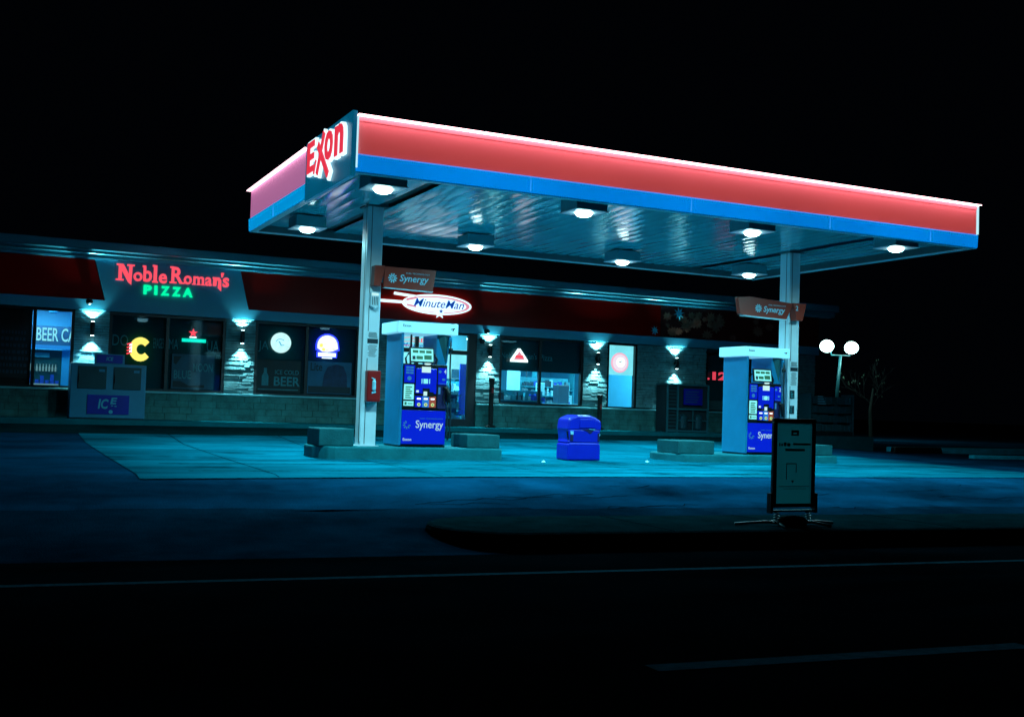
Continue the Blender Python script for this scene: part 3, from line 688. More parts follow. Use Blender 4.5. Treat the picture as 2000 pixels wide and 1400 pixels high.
g.build('wainscot', m_stone2, bd); g2.build('wainscot', m_stone2, bd)
g = G().box(-6, 10.34, WY - .11, WY - .0, 1.645, 1.695).box(13.01, 19.0, WY - .11, WY - .0, 1.60, 1.650).box(20.65, 25.5, WY - .11, WY - .0, 1.60, 1.650).box(19.0, 20.65, WY - .11, WY, 1.60, 1.65)
g.build('stone_sill', m_sill, bd, bevel=.008)
# fascia band, red panels, cornice
G().box(-14, 25.55, WY - .16, WY, 3.665, 3.925).build('lower_band', m_cream, bd)
G().prism([(2.46, 4.95), (6.06, 4.95), (6.32, 3.925), (2.74, 3.925)], WY - .16, WY - .002).build('sign_field', m_cream, bd)
g = G().prism([(-14, 4.925), (2.44, 4.925), (2.72, 3.93), (-14, 3.93)], WY - .14, WY - .002).prism([(6.08, 4.925), (19.2, 4.925), (19.2, 3.93), (6.34, 3.93)], WY - .14, WY - .002)
for xx in (-3, 0, 8.5, 11, 13.6, 16.2): pass
g.build('red_fascia', m_redf, bd)
G().box(19.2, 25.53, WY - .138, WY - .002, 3.93, 4.925).build('brown_banner', m_brown, bd)
g = G()   # printed leaves
for k in range(34):
    cx_ = 19.3 + abs(random.gauss(0, 1)) * 2.2 if k < 24 else random.uniform(19.5, 25.5); cz_ = random.uniform(4.0, 4.86)
    if cx_ > 25.2: continue
    r_ = random.uniform(.10, .26); a0 = random.uniform(0, 6); pts = []
    nn = random.choice((7, 9, 11))
    for q in range(nn * 2):
        rr = r_ * (1 if q % 2 == 0 else random.uniform(.45, .7)); aa = a0 + math.pi * q / nn
        pts.append((cx_ + rr * math.cos(aa), min(4.92, max(3.94, cz_ + .8 * rr * math.sin(aa)))))
    g.prism(pts, WY - .143 - .0006 * k, WY - .1395)
g.build('leaf_print', m_leaf, bd)
for cx_, cz_, r_ in ((19.87, 4.70, .20), (18.98, 4.12, .15)):
    pts = []
    for q in range(16):
        rr = r_ * (1 if q % 2 == 0 else .38); aa = math.pi * q / 8 + .2
        pts.append((cx_ + rr * math.cos(aa), cz_ + rr * math.sin(aa)))
    G().prism(pts, WY - .17, WY - .143).build('star_print', m_star, bd)
# cornice profile (y,z)
prof = [(WY - .16, 4.955), (WY - .28, 4.955), (WY - .28, 5.035), (WY - .31, 5.045), (WY - .33, 5.06), (WY - .31, 5.075), (WY - .24, 5.08), (WY - .24, 5.12), (WY - .46, 5.125), (WY - .50, 5.14), (WY - .48, 5.16), (WY - .48, 5.33), (WY - .47, 5.35), (WY + .3, 5.35), (WY + .3, 4.955)]
G().prism(prof, -14, 26.1, 'x').build('cornice', m_corn, bd)
G().box(-14, 26.02, WY - .19, WY - .0, 4.93, 4.953).build('cornice_shadow_trim', m_cream, bd)

def window(x0, x1, z0, z1, mull, film=None, fd=.07):
    f = G(); y0, y1 = WY - .02, WY + .08
    f.box(x0, x1, y0, y1, z1 - fd, z1).box(x0, x1, y0, y1, z0, z0 + fd * .8).box(x0, x0 + fd, y0, y1, z0 + fd * .8, z1 - fd).box(x1 - fd, x1, y0, y1, z0 + fd * .8, z1 - fd)
    for m_ in mull: f.box(m_ - .04, m_ + .04, y0 + .004, y1 - .004, z0 + fd * .8, z1 - fd)
    fr_ = f.build('window_frame', m_dk, bd)
    G().box(x0 + fd * .5, x1 - fd * .5, WY + .03, WY + .036, z0 + fd * .5, z1 - fd * .5).build('pane', m_glass, fr_)
    if film:
        for (a, c, e, h) in film: G().box(a, c, WY + .20, WY + .206, e, h).build('dark_film', m_film, fr_)
    return fr_
G().box(-4.2, -.10, WY + .16, WY + .18, 1.72, 3.64).build('blackout_panel', m_black, bd)
window(-4.2, -.10, 1.72, 3.66, [-2.2], None)
window(.0, 2.06, 1.70, 3.66, [1.15], None)
window(2.88, 5.78, 1.70, 3.66, [4.31], [(2.88, 5.78, 1.72, 3.66)])
window(6.56, 9.43, 1.70, 3.66, [7.97], [(6.56, 9.43, 1.72, 3.66)])
window(13.74, 16.54, 1.66, 3.66, [15.08], [(13.74, 16.54, 2.66, 3.66)])
window(17.38, 18.45, 1.64, 3.66, [])
window(21.05, 23.6, 1.64, 3.56, [22.2], [(21.05, 23.6, 2.0, 3.56)])
# entrance: frame, two leaves and transoms
en = G(); y0, y1 = WY - .02, WY + .08
for a, c in ((10.36, 10.46), (11.10, 11.20), (11.75, 11.90), (12.72, 12.99)): en.box(a, c, y0, y1, .97, 3.66)
for a, c in ((10.46, 11.10), (11.20, 11.75), (11.90, 12.72)): en.box(a, c, y0, y1, 3.04, 3.16).box(a, c, y0, y1, 3.60, 3.66).box(a, c, y0, y1, .97, 1.19)
ef = en.build('entrance_frame', m_dk, bd)
G().box(10.40, 12.9, WY + .03, WY + .036, 1.0, 3.62).build('pane', m_glass, ef)
G().tube([(12.0, WY - .07, 1.75), (12.0, WY - .07, 2.35)], .015).build('door_handle', m_housing, ef)
G().box(11.90, 12.72, WY + .10, WY + .12, 3.18, 3.60).build('transom_panel', m_transom, ef)
tb = G().box(10.46, 11.75, WY + .09, WY + .11, 3.165, 3.595).build('transom_sign', m_lbox, ef)
G().text('MinuteMan', 10.72, 11.74, 3.19, 3.31, WY + .088, .01, .003, .3).build('lettering', m_skyb, tb)
G().text('CREDIT', 11.0, 11.74, 3.34, 3.45, WY + .088, .015, .003).build('lettering', m_nred, tb)
for k in range(3): G().stroke((10.48, 3.22 + .09 * k), (11.05, 3.24 + .12 * k), .02, WY + .084, WY + .087).build('sign_line', m_nlil, tb)

# ------------------------------------------------------------------ inside the shop
it = thing('shop_interior', (12, 33, .97), 'lit shop inside seen through the windows, pale walls and ceiling', 'interior')
G().box(-5, 25, WY + .3, 38, .96, .98).build('interior_floor', m_floor, it)
G().box(2.5, 25, 37.9, 38, .98, 3.9).build('back_wall', m_pad, it)
G().box(-5, 25, WY + .3, 38, 3.9, 3.95).build('ceiling', m_pad, it)
G().box(2.45, 2.5, WY + .26, 38, .98, 3.9).build('partition', m_cave, it)
G().box(9.9, 9.95, WY + .3, 38, .98, 3.9).build('partition', m_pad, it)
G().box(-5, 2.45, 33.4, 33.5, .98, 3.9).build('cave_wall', m_cave, it)
G().box(19.6, 19.65, WY + .3, 38, .98, 3.9).build('partition', m_pad, it)
for (a, c, e, h) in ((.5, 2.0, 30.5, 31.2), (.5, 2.0, 32, 32.6), (10.6, 11.8, 31.0, 31.4), (12.2, 13.4, 31.5, 31.9), (12.0, 13.6, 34.0, 34.4), (14.5, 16.5, 33, 33.3), (17.4, 19.2, 33.0, 33.3), (18.3, 19.4, 30.6, 31.2), (15, 17, 35.5, 35.8), (22, 23, 33, 33.2)):
    c_ = tag(G().box(a, c, e, h, 3.86, 3.895).build('ceiling_light_panel', m_ceil), 'lit ceiling panel inside the shop, %s' % {.5: 'over the beer cooler', 10.6: 'left over the entrance', 12.2: 'right over the entrance', 12.0: 'deep behind the entrance', 14.5: 'over the service counter', 17.4: 'behind the narrow window', 18.3: 'added to brighten the wall behind the narrow window', 15: 'at the back of the store', 22: 'behind the rightmost window'}[a] + (' at its back' if e == 32 else ''), 'ceiling light', 'ceiling lights inside the shop')  # the panel nearest the narrow window is added to brighten its view
for i, (a, c, lb) in enumerate(((4.05, 33.0, 'upper of two small round lamps seen through the yellow neon window'), (4.36, 35.4, 'lower of two small round lamps seen through the yellow neon window'), (9.07, 31.7, 'upper of two small round lamps above the blue-rimmed neon'), (9.62, 33.9, 'lower of two small round lamps above the blue-rimmed neon'))):
    tag(G().lathe(a, c, [(.13, 3.80), (.15, 3.83), (.15, 3.89)], 16).build('round_ceiling_lamp', m_ceil2), lb, 'ceiling lamp', 'small round lamps inside the dark windows')
# beer cooler room
bc = thing('beer_cooler', (1.5, 31.5, .97), 'walk-in beer cooler front with lettered banner in the left window', 'cooler')
G().box(-.9, 1.10, WY + .16, WY + .18, 1.72, 3.64).build('blackout_board', m_black, bc)
G().box(1.12, 2.4, 31.3, 31.4, 2.80, 3.30).build('banner', mat('banner_blue', (.005, .06, .16), .5), bc)
G().text('BEER CAVE', 1.26, 2.46, 2.90, 3.25, 31.298, .012, .004).build('lettering', emit('banner_letter_lit', (.25, .85, 1), .9), bc)
G().box(1.12, 2.4, 31.28, 31.36, 2.70, 2.80).build('banner_rail', m_cyanlit_rail if False else emit('rail_lit', (.0, .25, .85), .8), bc)
G().box(1.9, 2.4, 31.4, 31.5, .98, 2.7).build('door_jamb', m_cave, bc)
dr = G().box(1.12, 1.9, 31.42, 31.46, .98, 2.68).build('cooler_door', mat('cooler_glass_dark', (.01, .07, .09), .3), bc)
g = G()
for k in range(9): g.lathe(1.16 + k * .075, 31.40, [(.02, 2.12), (.022, 2.22), (.01, 2.26), (.01, 2.31)], 8)
g.build('bottle_row', m_bottle, dr)
g = G()
for k in range(6): g.box(1.16 + k * .12, 1.25 + k * .12, 31.38, 31.42, 1.80, 1.80 + random.uniform(.08, .25))
g.build('carton_row', m_prod[3], dr)
G().box(1.16, 1.60, 31.39, 31.42, 2.48, 2.60).build('door_label', m_shelf, dr)
G().box(1.16, 1.85, 31.38, 31.43, 1.76, 1.80).build('lit_shelf', m_bottle, dr)
tag(G().lathe(1.62, 31.0, [(.08, 3.62), (.11, 3.66), (.10, 3.80), (.02, 3.88)], 14).build('ceiling_speaker', m_cave, smooth=True), 'small round dark fitting hanging above the beer cooler banner', 'speaker')
# door view: shelf unit and poster
t = thing('store_shelf', (12.6, 31.4, .97), 'low shelf unit with goods behind the entrance door', 'shelf')
G().box(12.35, 13.2, 31.3, 31.7, .98, 1.05).box(12.35, 13.2, 31.66, 31.7, 1.05, 1.9).box(12.35, 13.2, 31.3, 31.66, 1.86, 1.9).box(12.35, 13.2, 31.3, 31.66, 1.45, 1.48).build('shelf_frame', m_prod[2], t)
g = G()
for zz in (1.06, 1.49):
    x = 12.38
    while x < 13.12: q = random.uniform(.06, .14); g.box(x, x + q - .01, 31.34, 31.5, zz, zz + random.uniform(.1, .3)); x += q
g.build('boxed_goods', m_prod[4], t)
g = G()
x = 12.4
while x < 13.1: q = random.uniform(.05, .12); g.box(x, x + q - .01, 31.34, 31.5, 1.9, 1.9 + random.uniform(.1, .4)); x += q
g.build('bottles_and_cans', m_prod[1], t)
tag(G().box(13.25, 13.65, 31.6, 31.64, 1.3, 2.85).build('promo_poster', mat('promo_blue', (.01, .06, .55), .5)), 'tall blue poster seen through the entrance door at its right', 'poster')
tag(G().box(12.62, 12.85, 31.7, 31.74, 2.25, 2.75).build('wall_picture', m_prod[2]), 'small dark picture seen through the entrance door', 'picture')
tag(G().box(11.6, 15.2, 34.0, 34.1, 2.45, 3.75).build('door_glow_panel', m_lbox), 'added glowing panel standing for the bright shop ceiling behind the door', 'display')  # added glowing wall in place of the bright ceiling behind the door
for k_, (lx, ly, le) in enumerate(((12.6, 31.8, 260), (15.3, 31.6, 70), (16.5, 34.2, 90), (18.6, 31.2, 130), (1.5, 30.9, 40), (22.5, 33, 30))):
    lamp('shop_light', 'AREA', (lx, ly, 3.82), le, col=(.25, .85, 1), size=.8)
def gondola(x0, x1, y, label, zt=2.3):
    t = thing('shelf_aisle', ((x0 + x1) / 2, y, .97), label, 'shelves', 'stocked shelf aisles inside the shop')
    g = G().box(x0, x1, y + .2, y + .24, .98, zt)
    for zz in fr(1.1, zt - .3, .3): g.box(x0, x1, y, y + .2, zz - .03, zz)
    g.build('shelf_frame', m_prod[0], t)
    gs = [G() for _ in m_prod]
    for zz in fr(1.1, zt - .3, .3):
        x = x0 + .02
        while x < x1 - .05:
            q = random.uniform(.05, .14); random.choice(gs).box(x, min(x + q - .012, x1), y + .02, y + .16, zz + .003, zz + random.uniform(.10, .25)); x += q
    for gg, mm in zip(gs, m_prod):
        if gg.v: tag(gg.build('packages', mm, t), kind='stuff')
gondola(12.9, 15.0, 33.2, 'shelf aisle with packages seen low through the entrance door', 2.35)
gondola(14.2, 15.9, 31.0, 'low stocked shelf close behind the left pane of the double window', 2.1)
gondola(16.4, 18.2, 33.6, 'stocked shelf behind the right pane of the double window', 2.6)
for k_ in range(3):
    tag(G().box(12.3 + k_ * .75, 12.85 + k_ * .75, 33.6, 33.63, 2.45, 2.75).build('hanging_board', m_prod[(1, 3, 2)[k_]]), ('pale', 'blue', 'dark')[k_] + ' hanging board seen through the entrance door', 'board', 'hanging boards inside the shop')
# counter zone behind window 3
t = thing('service_counter', (15.5, 33, .97), 'shop counter with machines behind the double window right of the entrance', 'counter')
G().box(14.0, 18.6, 32.2, 32.9, .98, 1.70).build('counter_body', m_shelf, t)
G().box(13.95, 18.65, 32.15, 32.95, 1.70, 1.74).build('counter_top', m_prod[1], t)
for nm, bx_, mi in (('register', (15.9, 16.25, 32.4, 32.7, 1.74, 2.1), 1), ('monitor', (16.3, 16.6, 32.4, 32.5, 2.0, 2.4), 1), ('coffee_machine', (17.1, 17.5, 32.4, 32.8, 1.74, 2.35), 2), ('cup_dispenser', (14.7, 14.85, 32.4, 32.55, 1.74, 2.3), 1), ('napkin_box', (14.95, 15.25, 32.4, 32.6, 1.74, 1.9), 0)):
    G().box(*bx_).build(nm, m_prod[mi], t, bevel=.02)
t = thing('wall_shelving', (14.3, 35, .97), 'shelving and menu boards on the wall behind the counter', 'shelves')
g = G()
for zz in (1.5, 1.95, 2.4): g.box(14.6, 16.0, 34.9, 35.2, zz, zz + .04)
for xx in (14.6, 16.0, 17.5, 19.0): g.box(xx, xx + .05, 34.9, 35.2, .98, 3.0)
for zz in (1.7, 2.2): g.box(17.5, 19.0, 34.9, 35.2, zz, zz + .04)
g.build('shelf_frame', m_prod[0], t)
g = G()
for zz in (1.54, 1.99, 2.44):
    x = 14.65
    while x < 15.9: q = random.uniform(.08, .2); g.box(x, x + q - .02, 34.95, 35.1, zz, zz + random.uniform(.1, .32)); x += q
for zz in (1.74, 2.24):
    x = 17.55
    while x < 18.9: q = random.uniform(.08, .2); g.box(x, x + q - .02, 34.95, 35.1, zz, zz + random.uniform(.1, .35)); x += q
g.build('stored_goods', m_prod[1], t)
g = G(); g.box(16.5, 17.0, 35.1, 35.14, 2.0, 2.9); g.build('price_sheet', m_lbox_dim if False else m_prod[1], t)
g = G(); g.box(15.2, 19.4, 35.0, 35.1, 2.95, 3.1).box(17.2, 17.25, 35.05, 35.1, 1.0, 3.0); g.build('wall_rail', m_prod[2], t)

# ------------------------------------------------------------------ shop signs
t = thing('restaurant_sign', (4.3, 29.55, 4.1), 'lit pink and green letters of the pizza restaurant on the pale field', 'sign')
yy = WY - .165; g = G()
d = .05
g.prism([(2.97, 4.87), (3.13, 4.87), (3.27, 4.62), (3.27, 4.83), (3.22, 4.83), (3.22, 4.87), (3.40, 4.87), (3.40, 4.83), (3.35, 4.83), (3.335, 4.36), (3.26, 4.42), (3.10, 4.70), (3.10, 4.49), (3.15, 4.49), (3.15, 4.45), (2.96, 4.45), (2.96, 4.49), (3.02, 4.49), (3.02, 4.82), (2.97, 4.83)], yy - d, yy)
g.text('o', 3.38, 3.60, 4.46, 4.69, yy, .022, d)
g.text('b', 3.62, 3.83, 4.46, 4.87, yy, .022, d); g.box(3.595, 3.64, yy - d, yy, 4.83, 4.87)
g.text('l', 3.87, 3.95, 4.46, 4.90, yy, .022, d); g.box(3.84, 3.98, yy - d - .003, yy, 4.455, 4.495); g.box(3.84, 3.90, yy - d - .003, yy, 4.86, 4.905)
g.text('e', 4.00, 4.20, 4.45, 4.70, yy, .022, d)
g.text('R', 4.31, 4.60, 4.48, 4.90, yy, .022, d); g.box(4.27, 4.44, yy - d - .003, yy, 4.475, 4.515); g.box(4.27, 4.36, yy - d - .003, yy, 4.865, 4.905); g.box(4.52, 4.64, yy - d - .003, yy, 4.475, 4.515)
g.text('o', 4.62, 4.82, 4.47, 4.70, yy, .022, d)
g.text('m', 4.86, 5.13, 4.48, 4.70, yy, .022, d)
for xx in (4.83, 4.95, 5.06): g.box(xx, xx + .09, yy - d - .003, yy, 4.475, 4.505)
g.text('a', 5.16, 5.33, 4.47, 4.70, yy, .022, d)
g.prism([(5.35, 4.71), (5.44, 4.71), (5.52, 4.71), (5.57, 4.64), (5.575, 4.36), (5.49, 4.44), (5.50, 4.62), (5.46, 4.64), (5.445, 4.48), (5.36, 4.48), (5.37, 4.66), (5.35, 4.67)], yy - d, yy)
g.prism([(5.56, 4.84), (5.64, 4.84), (5.60, 4.72), (5.57, 4.72)], yy - d, yy)
g.text('s', 5.61, 5.77, 4.47, 4.72, yy, .022, d)
g.build('name_letters', m_npink, t)
g = G()
for ch, a, c in (('P', 3.63, 3.83), ('I', 3.89, 3.97), ('Z', 4.05, 4.27), ('Z', 4.33, 4.55), ('A', 4.60, 4.85)): g.text(ch, a + .01, c + .01, 4.14, 4.385, yy, .055, d)
g.build('pizza_letters', m_ngreen, t)
# oval sign
t = thing('oval_sign', (11.5, 29.5, 4.1), 'lit white oval shop sign with blue lettering, tail strokes and a star', 'sign')
yy = WY - .145
def oval(rx, rz, y0, y1, m, nm, cz=4.42, cx_=11.65, par=None):
    return G().prism([(cx_ + rx * math.cos(2 * math.pi * k / 48), cz + rz * math.sin(2 * math.pi * k / 48)) for k in range(48)], y0, y1).build(nm, m, par or t)
oval(1.05, .285, yy - .06, yy, m_xwhite, 'sign_body')
oval(.99, .235, yy - .068, yy - .061, m_nlil, 'sign_border')
oval(.93, .205, yy - .078, yy - .069, m_xwhite, 'sign_face', 4.41, 11.60)
g = G().stroke((9.98, 4.43), (10.8, 4.43), .075, yy - .058, yy - .002).stroke((10.35, 4.66), (11.1, 4.60), .07, yy - .056, yy - .004)
g.prism([(9.90, 4.43), (9.98, 4.39), (9.98, 4.47)], yy - .058, yy - .002); g.build('tail_strokes', m_xwhite, t)
G().stroke((10.7, 4.50), (11.0, 4.58), .06, yy - .084, yy - .079).stroke((10.72, 4.36), (11.0, 4.32), .05, yy - .084, yy - .079).build('red_marks', m_nlil, t)
G().text('MinuteMan', 10.92, 12.46, 4.33, 4.56, yy - .08, .006, .008, .35).build('lettering', m_nblue, t)
def star(g, cx_, cz_, r_, y0, y1, rot=0):
    pts = []
    for q in range(10):
        rr = r_ * (1 if q % 2 == 0 else .42); aa = math.pi / 2 + math.pi * q / 5 + rot
        pts.append((cx_ + rr * math.cos(aa), cz_ + rr * math.sin(aa)))
    return g.prism(pts, y0, y1)
star(G(), 11.72, 4.18, .16, yy - .090, yy - .05).build('star', m_xwhite, t)
star(G(), 11.75, 4.235, .07, yy - .096, yy - .0905).build('star_mark', m_nblue, t)
# wall sconces
def sconce(x, z, lab):
    t = thing('wall_sconce', (x, WY - .17, z), lab, 'wall lamp', 'up and down wall lamps on the stone piers')
    G().lathe(x, WY - .17, [(.05, z - .17), (.058, z - .165), (.058, z + .165), (.05, z + .17)], 16).build('tube', m_dk, t, smooth=True)
    G().box(x - .03, x + .03, WY - .12, WY - .04, z - .04, z + .04).build('wall_bracket', m_dk, t)
    G().lathe(x, WY - .17, [(.042, z - .178), (.042, z - .171)], 12).build('lower_lens', m_lens, t)
    G().lathe(x, WY - .17, [(.042, z + .171), (.042, z + .178)], 12).build('upper_lens', m_lens, t)
    lamp('down_light', 'SPOT', (x, WY - .17, z - .19), 420, t, col=(.42, .92, 1), rot=(R(6), 0, 0), size=.02, cone=80, blend=.8)
    lamp('up_light', 'SPOT', (x, WY - .17, z + .19), 260, t, col=(.42, .92, 1), rot=(R(180 - 12), 0, 0), size=.02, cone=100, blend=.6)
sconce(2.47, 3.20, 'black tube wall lamp above the ice freezer on the leftmost stone pier')
sconce(6.19, 3.20, 'black tube wall lamp between the two dark neon windows')
sconce(13.36, 3.19, 'black tube wall lamp on the pier just right of the entrance')
sconce(16.97, 3.14, 'black tube wall lamp between the double window and the narrow bright window')
sconce(19.83, 3.12, 'black tube wall lamp above the gas bottle cage at the right')
# cameras
def camdome(x, z, y, lab):
    t = thing('security_camera', (x, y, z), lab, 'camera', 'dark security cameras by the wall lamps')
    G().ball((x, y, z), .085).build('dome', m_black, t, smooth=True)
    G().box(x - .05, x + .05, y, WY - .04, z + .03, z + .08).build('bracket', m_black, t)
camdome(2.36, 3.86, WY - .26, 'black security camera above the leftmost wall lamp')
camdome(13.20, 3.74, WY - .24, 'upper black security camera beside the lamp right of the entrance')
camdome(13.10, 3.46, WY - .16, 'lower black security camera beside the lamp right of the entrance')

# ------------------------------------------------------------------ neon signs and posters in the windows
NY0, NY1 = WY + .05, WY + .08
t = thing('neon_sign', (3.65, WY + .06, 2.43), 'thick yellow C-shaped neon with red and white strokes at its left edge', 'neon sign', 'neon signs in the shop windows')
g = G(); pts = []
for k in range(19): a = R(38 + k * 284 / 18); pts.append((3.66 + .27 * math.cos(a), 2.75 + .31 * math.sin(a)))
for k in range(19): a = R(322 - k * 284 / 18); pts.append((3.68 + .115 * math.cos(a), 2.75 + .13 * math.sin(a)))
v = [(x, NY0, z) for x, z in pts] + [(x, NY1, z) for x, z in pts]; fcs = []
for k in range(18):
    a, b2, c2, d2 = k, k + 1, 36 - k, 37 - k
    fcs += [(a, b2, c2, d2), (a + 38, d2 + 38, c2 + 38, b2 + 38), (a, a + 38, b2 + 38, b2), (d2, c2, c2 + 38, d2 + 38)]
fcs += [(0, 37, 75, 38), (18, 56, 57, 19)]
g.add(v, fcs); g.build('yellow_tube', m_nyel, t)
g = G()
for k in range(4): g.stroke((3.33, 2.62 + k * .08), (3.44, 2.66 + k * .08), .035, NY0 - .015, NY0 - .002)
g.build('red_strokes', m_nred, t)
G().stroke((3.42, 2.66), (3.42, 2.90), .06, NY0 - .012, NY0 - .001).build('white_stroke', m_nwhite, t)
t = thing('neon_sign', (4.96, WY + .06, 3.02), 'red neon star above a glowing green bar', 'neon sign', 'neon signs in the shop windows')
star(G(), 4.96, 3.24, .12, NY0, NY1).build('red_star', m_nred, t)
G().box(4.87, 5.05, NY0 + .002, NY1, 3.115, 3.145).build('white_bar', m_nwhite, t)
G().box(4.68, 5.29, NY0 + .004, NY1, 3.0, 3.09).build('green_bar', m_ncyan, t)
t = thing('neon_sign', (7.27, WY + .06, 2.83), 'round white glowing disc sign with faint emblem in the left pane', 'neon sign', 'neon signs in the shop windows')
G().disc(7.27, 3.11, .275, NY0, NY1, 32).build('lit_disc', m_disc, t)
g = G()
for k in range(6): a = R(30 + 24 * k); b_ = R(54 + 24 * k); g.stroke((7.25 + .11 * math.cos(a), 3.13 + .08 * math.sin(a)), (7.25 + .11 * math.cos(b_), 3.13 + .08 * math.sin(b_)), .018, NY0 - .004, NY0 - .001)
g.stroke((7.22, 3.14), (7.28, 3.04), .03, NY0 - .004, NY0 - .001).stroke((7.26, 3.04), (7.36, 3.05), .02, NY0 - .006, NY0 - .003); g.build('emblem', m_transom, t)
t = thing('neon_sign', (8.56, WY + .06, 2.80), 'white and yellow dome-shaped neon with blue rim above a lit bar', 'neon sign', 'neon signs in the shop windows')
def dome(q, y0, y1, m, nm):
    pts = [(8.28 - q, 3.02 - q)]
    for k in range(13): a = R(180 - 15 * k); pts.append((8.56 + (.28 + q) * math.cos(a), 3.12 + (.26 + q) * math.sin(a)))
    pts += [(8.86 + q, 3.02 - q), (8.72, 2.95 - q), (8.56, 2.92 - q), (8.42, 2.93 - q)]
    G().prism(pts, y0, y1).build(nm, m, t)
dome(.045, NY0 + .02, NY1, m_nblu, 'blue_rim'); dome(0, NY0, NY0 + .018, emit('dome_lit', (.85, .90, .80), 1.3, var=.25, scale=8), 'lit_dome')
G().box(8.31, 8.80, NY0, NY1, 2.80, 2.90).build('lit_bar', m_nwhite, t); G().box(8.42, 8.70, NY0, NY1, 2.745, 2.775).build('lit_bar', m_nwhite, t)
G().box(8.27, 8.84, NY0 + .02, NY1 + .005, 2.775, 2.925).build('blue_rim', m_nblu, t)
G().disc(8.45, 2.99, .045, NY0 - .004, NY0 - .001, 10).build('yellow_dot', m_nyel, t); G().disc(8.38, 3.10, .05, NY0 - .004, NY0 - .001, 10).build('yellow_dot', m_nyel, t)
t = thing('neon_sign', (14.4, WY + .06, 2.90), 'white triangle neon with red core in the double window', 'neon sign', 'neon signs in the shop windows')
G().prism([(14.12, 2.92), (14.70, 2.92), (14.70, 2.98), (14.44, 3.32), (14.36, 3.32), (14.12, 2.98)], NY0 + .01, NY1).build('blue_rim', m_nwhite, t)
G().prism([(14.22, 2.99), (14.60, 2.99), (14.41, 3.24)], NY0, NY0 + .008).build('lit_triangle', m_nlil, t)
G().prism([(14.26, 3.04), (14.56, 3.04), (14.53, 3.12), (14.29, 3.12)], NY0 - .005, NY0 - .001).build('red_band', m_nred, t)
t = thing('neon_sign', (17.88, WY + .06, 2.75), 'round pink and white sign on a bright board in the narrow window', 'neon sign', 'neon signs in the shop windows')
G().box(17.45, 18.38, WY + .10, WY + .12, 2.68, 3.62).build('lit_board', m_lbox, t)
G().disc(17.88, 3.06, .31, NY0 + .01, NY1, 36).build('pink_ring', emit('pink_ring_lit', (1, .50, .66), .95), t)
G().disc(17.88, 3.06, .26, NY0, NY0 + .008, 36).build('pale_ring', emit('pale_ring_lit', (.92, .80, .92), 1.0), t)
G().disc(17.90, 3.07, .15, NY0 - .008, NY0 - .001, 30).build('white_centre', m_nwhite, t)
G().stroke((17.82, 3.07), (17.92, 3.08), .025, NY0 - .012, NY0 - .009).stroke((17.90, 3.07), (17.94, 3.13), .018, NY0 - .015, NY0 - .012).stroke((17.84, 3.0), (17.95, 3.0), .01, NY0 - .012, NY0 - .009).build('dark_mark', m_ink, t)
t = thing('price_display', (21.5, WY + .06, 2.65), 'red glowing digits in the window at the right end of the shop', 'display')
G().text('.12', 21.12, 21.95, 2.66, 2.93, NY1, .04, .02).build('digits', m_red12, t)
# posters
def poster(name, x0, x1, z0, z1, m, label):
    t = thing(name, ((x0 + x1) / 2, WY + .1, z0), label, 'poster', 'posters in the shop windows')
    G().box(x0, x1, WY + .10, WY + .105, z0, z1).build('sheet', m, t); return t
t = poster('window_poster', 4.46, 5.54, 1.78, 2.68, m_poster1, 'blue poster reading BLUE MOON below the star neon')
g = G().text('BLUE', 4.52, 4.95, 2.04, 2.26, WY + .098, .01, .003).text('MOON', 5.0, 5.5, 2.24, 2.46, WY + .098, .01, .003); g.build('lettering', m_dim, t)
G().prism([(4.50, 2.62), (4.70, 2.62), (4.56, 2.40), (4.50, 2.45)], WY + .094, WY + .098).prism([(4.50, 1.82), (5.3, 1.82), (5.3, 1.9), (4.9, 1.87), (4.7, 1.98), (4.50, 1.98)], WY + .094, WY + .098).build('corner_marks', m_ink, t)
t = poster('window_poster', 6.64, 7.86, 1.78, 2.64, mat('poster_black', (.006, .02, .025), .6), 'dark poster reading ICE COLD BEER below the round disc sign')
g = G().text('ICE COLD', 7.15, 7.80, 2.26, 2.38, WY + .098, .01, .003).text('BEER', 7.13, 7.84, 1.95, 2.20, WY + .098, .02, .003); g.box(6.70, 7.8, WY + .095, WY + .098, 1.84, 1.86)
g.prism([(6.80, 1.95), (6.98, 1.95), (6.98, 2.2), (6.93, 2.3), (6.93, 2.42), (6.85, 2.42), (6.85, 2.3), (6.80, 2.2)], WY + .095, WY + .098); g.build('lettering', m_dim, t)
t = poster('window_poster', 8.05, 9.28, 1.78, 2.66, m_poster2, 'blue poster reading Lite with a dark figure below the dome neon')
G().text('Lite', 8.12, 8.45, 2.40, 2.62, WY + .098, .015, .003).build('lettering', m_ink, t)
G().prism([(8.45, 1.85), (8.50, 2.30), (8.60, 2.52), (8.85, 2.60), (9.05, 2.55), (9.15, 2.30), (9.18, 1.85)], WY + .094, WY + .098).build('dark_figure', m_pink, t)
G().box(8.07, 9.26, WY + .088, WY + .092, 1.80, 1.98).build('footer', m_ink, t)
t = poster('window_poster', .35, 1.05, 1.9, 3.2, mat('poster_dim', (.008, .02, .025), .7), 'very dark poster with faint rows of characters in the leftmost window')
g = G()
for r_ in range(7):
    x = .42
    while x < .98: q = random.uniform(.03, .09); g.box(x, x + q, WY + .095, WY + .098, 2.98 - r_ * .16, 3.06 - r_ * .16); x += q + .03
g.build('faint_rows', m_prod[2], t)
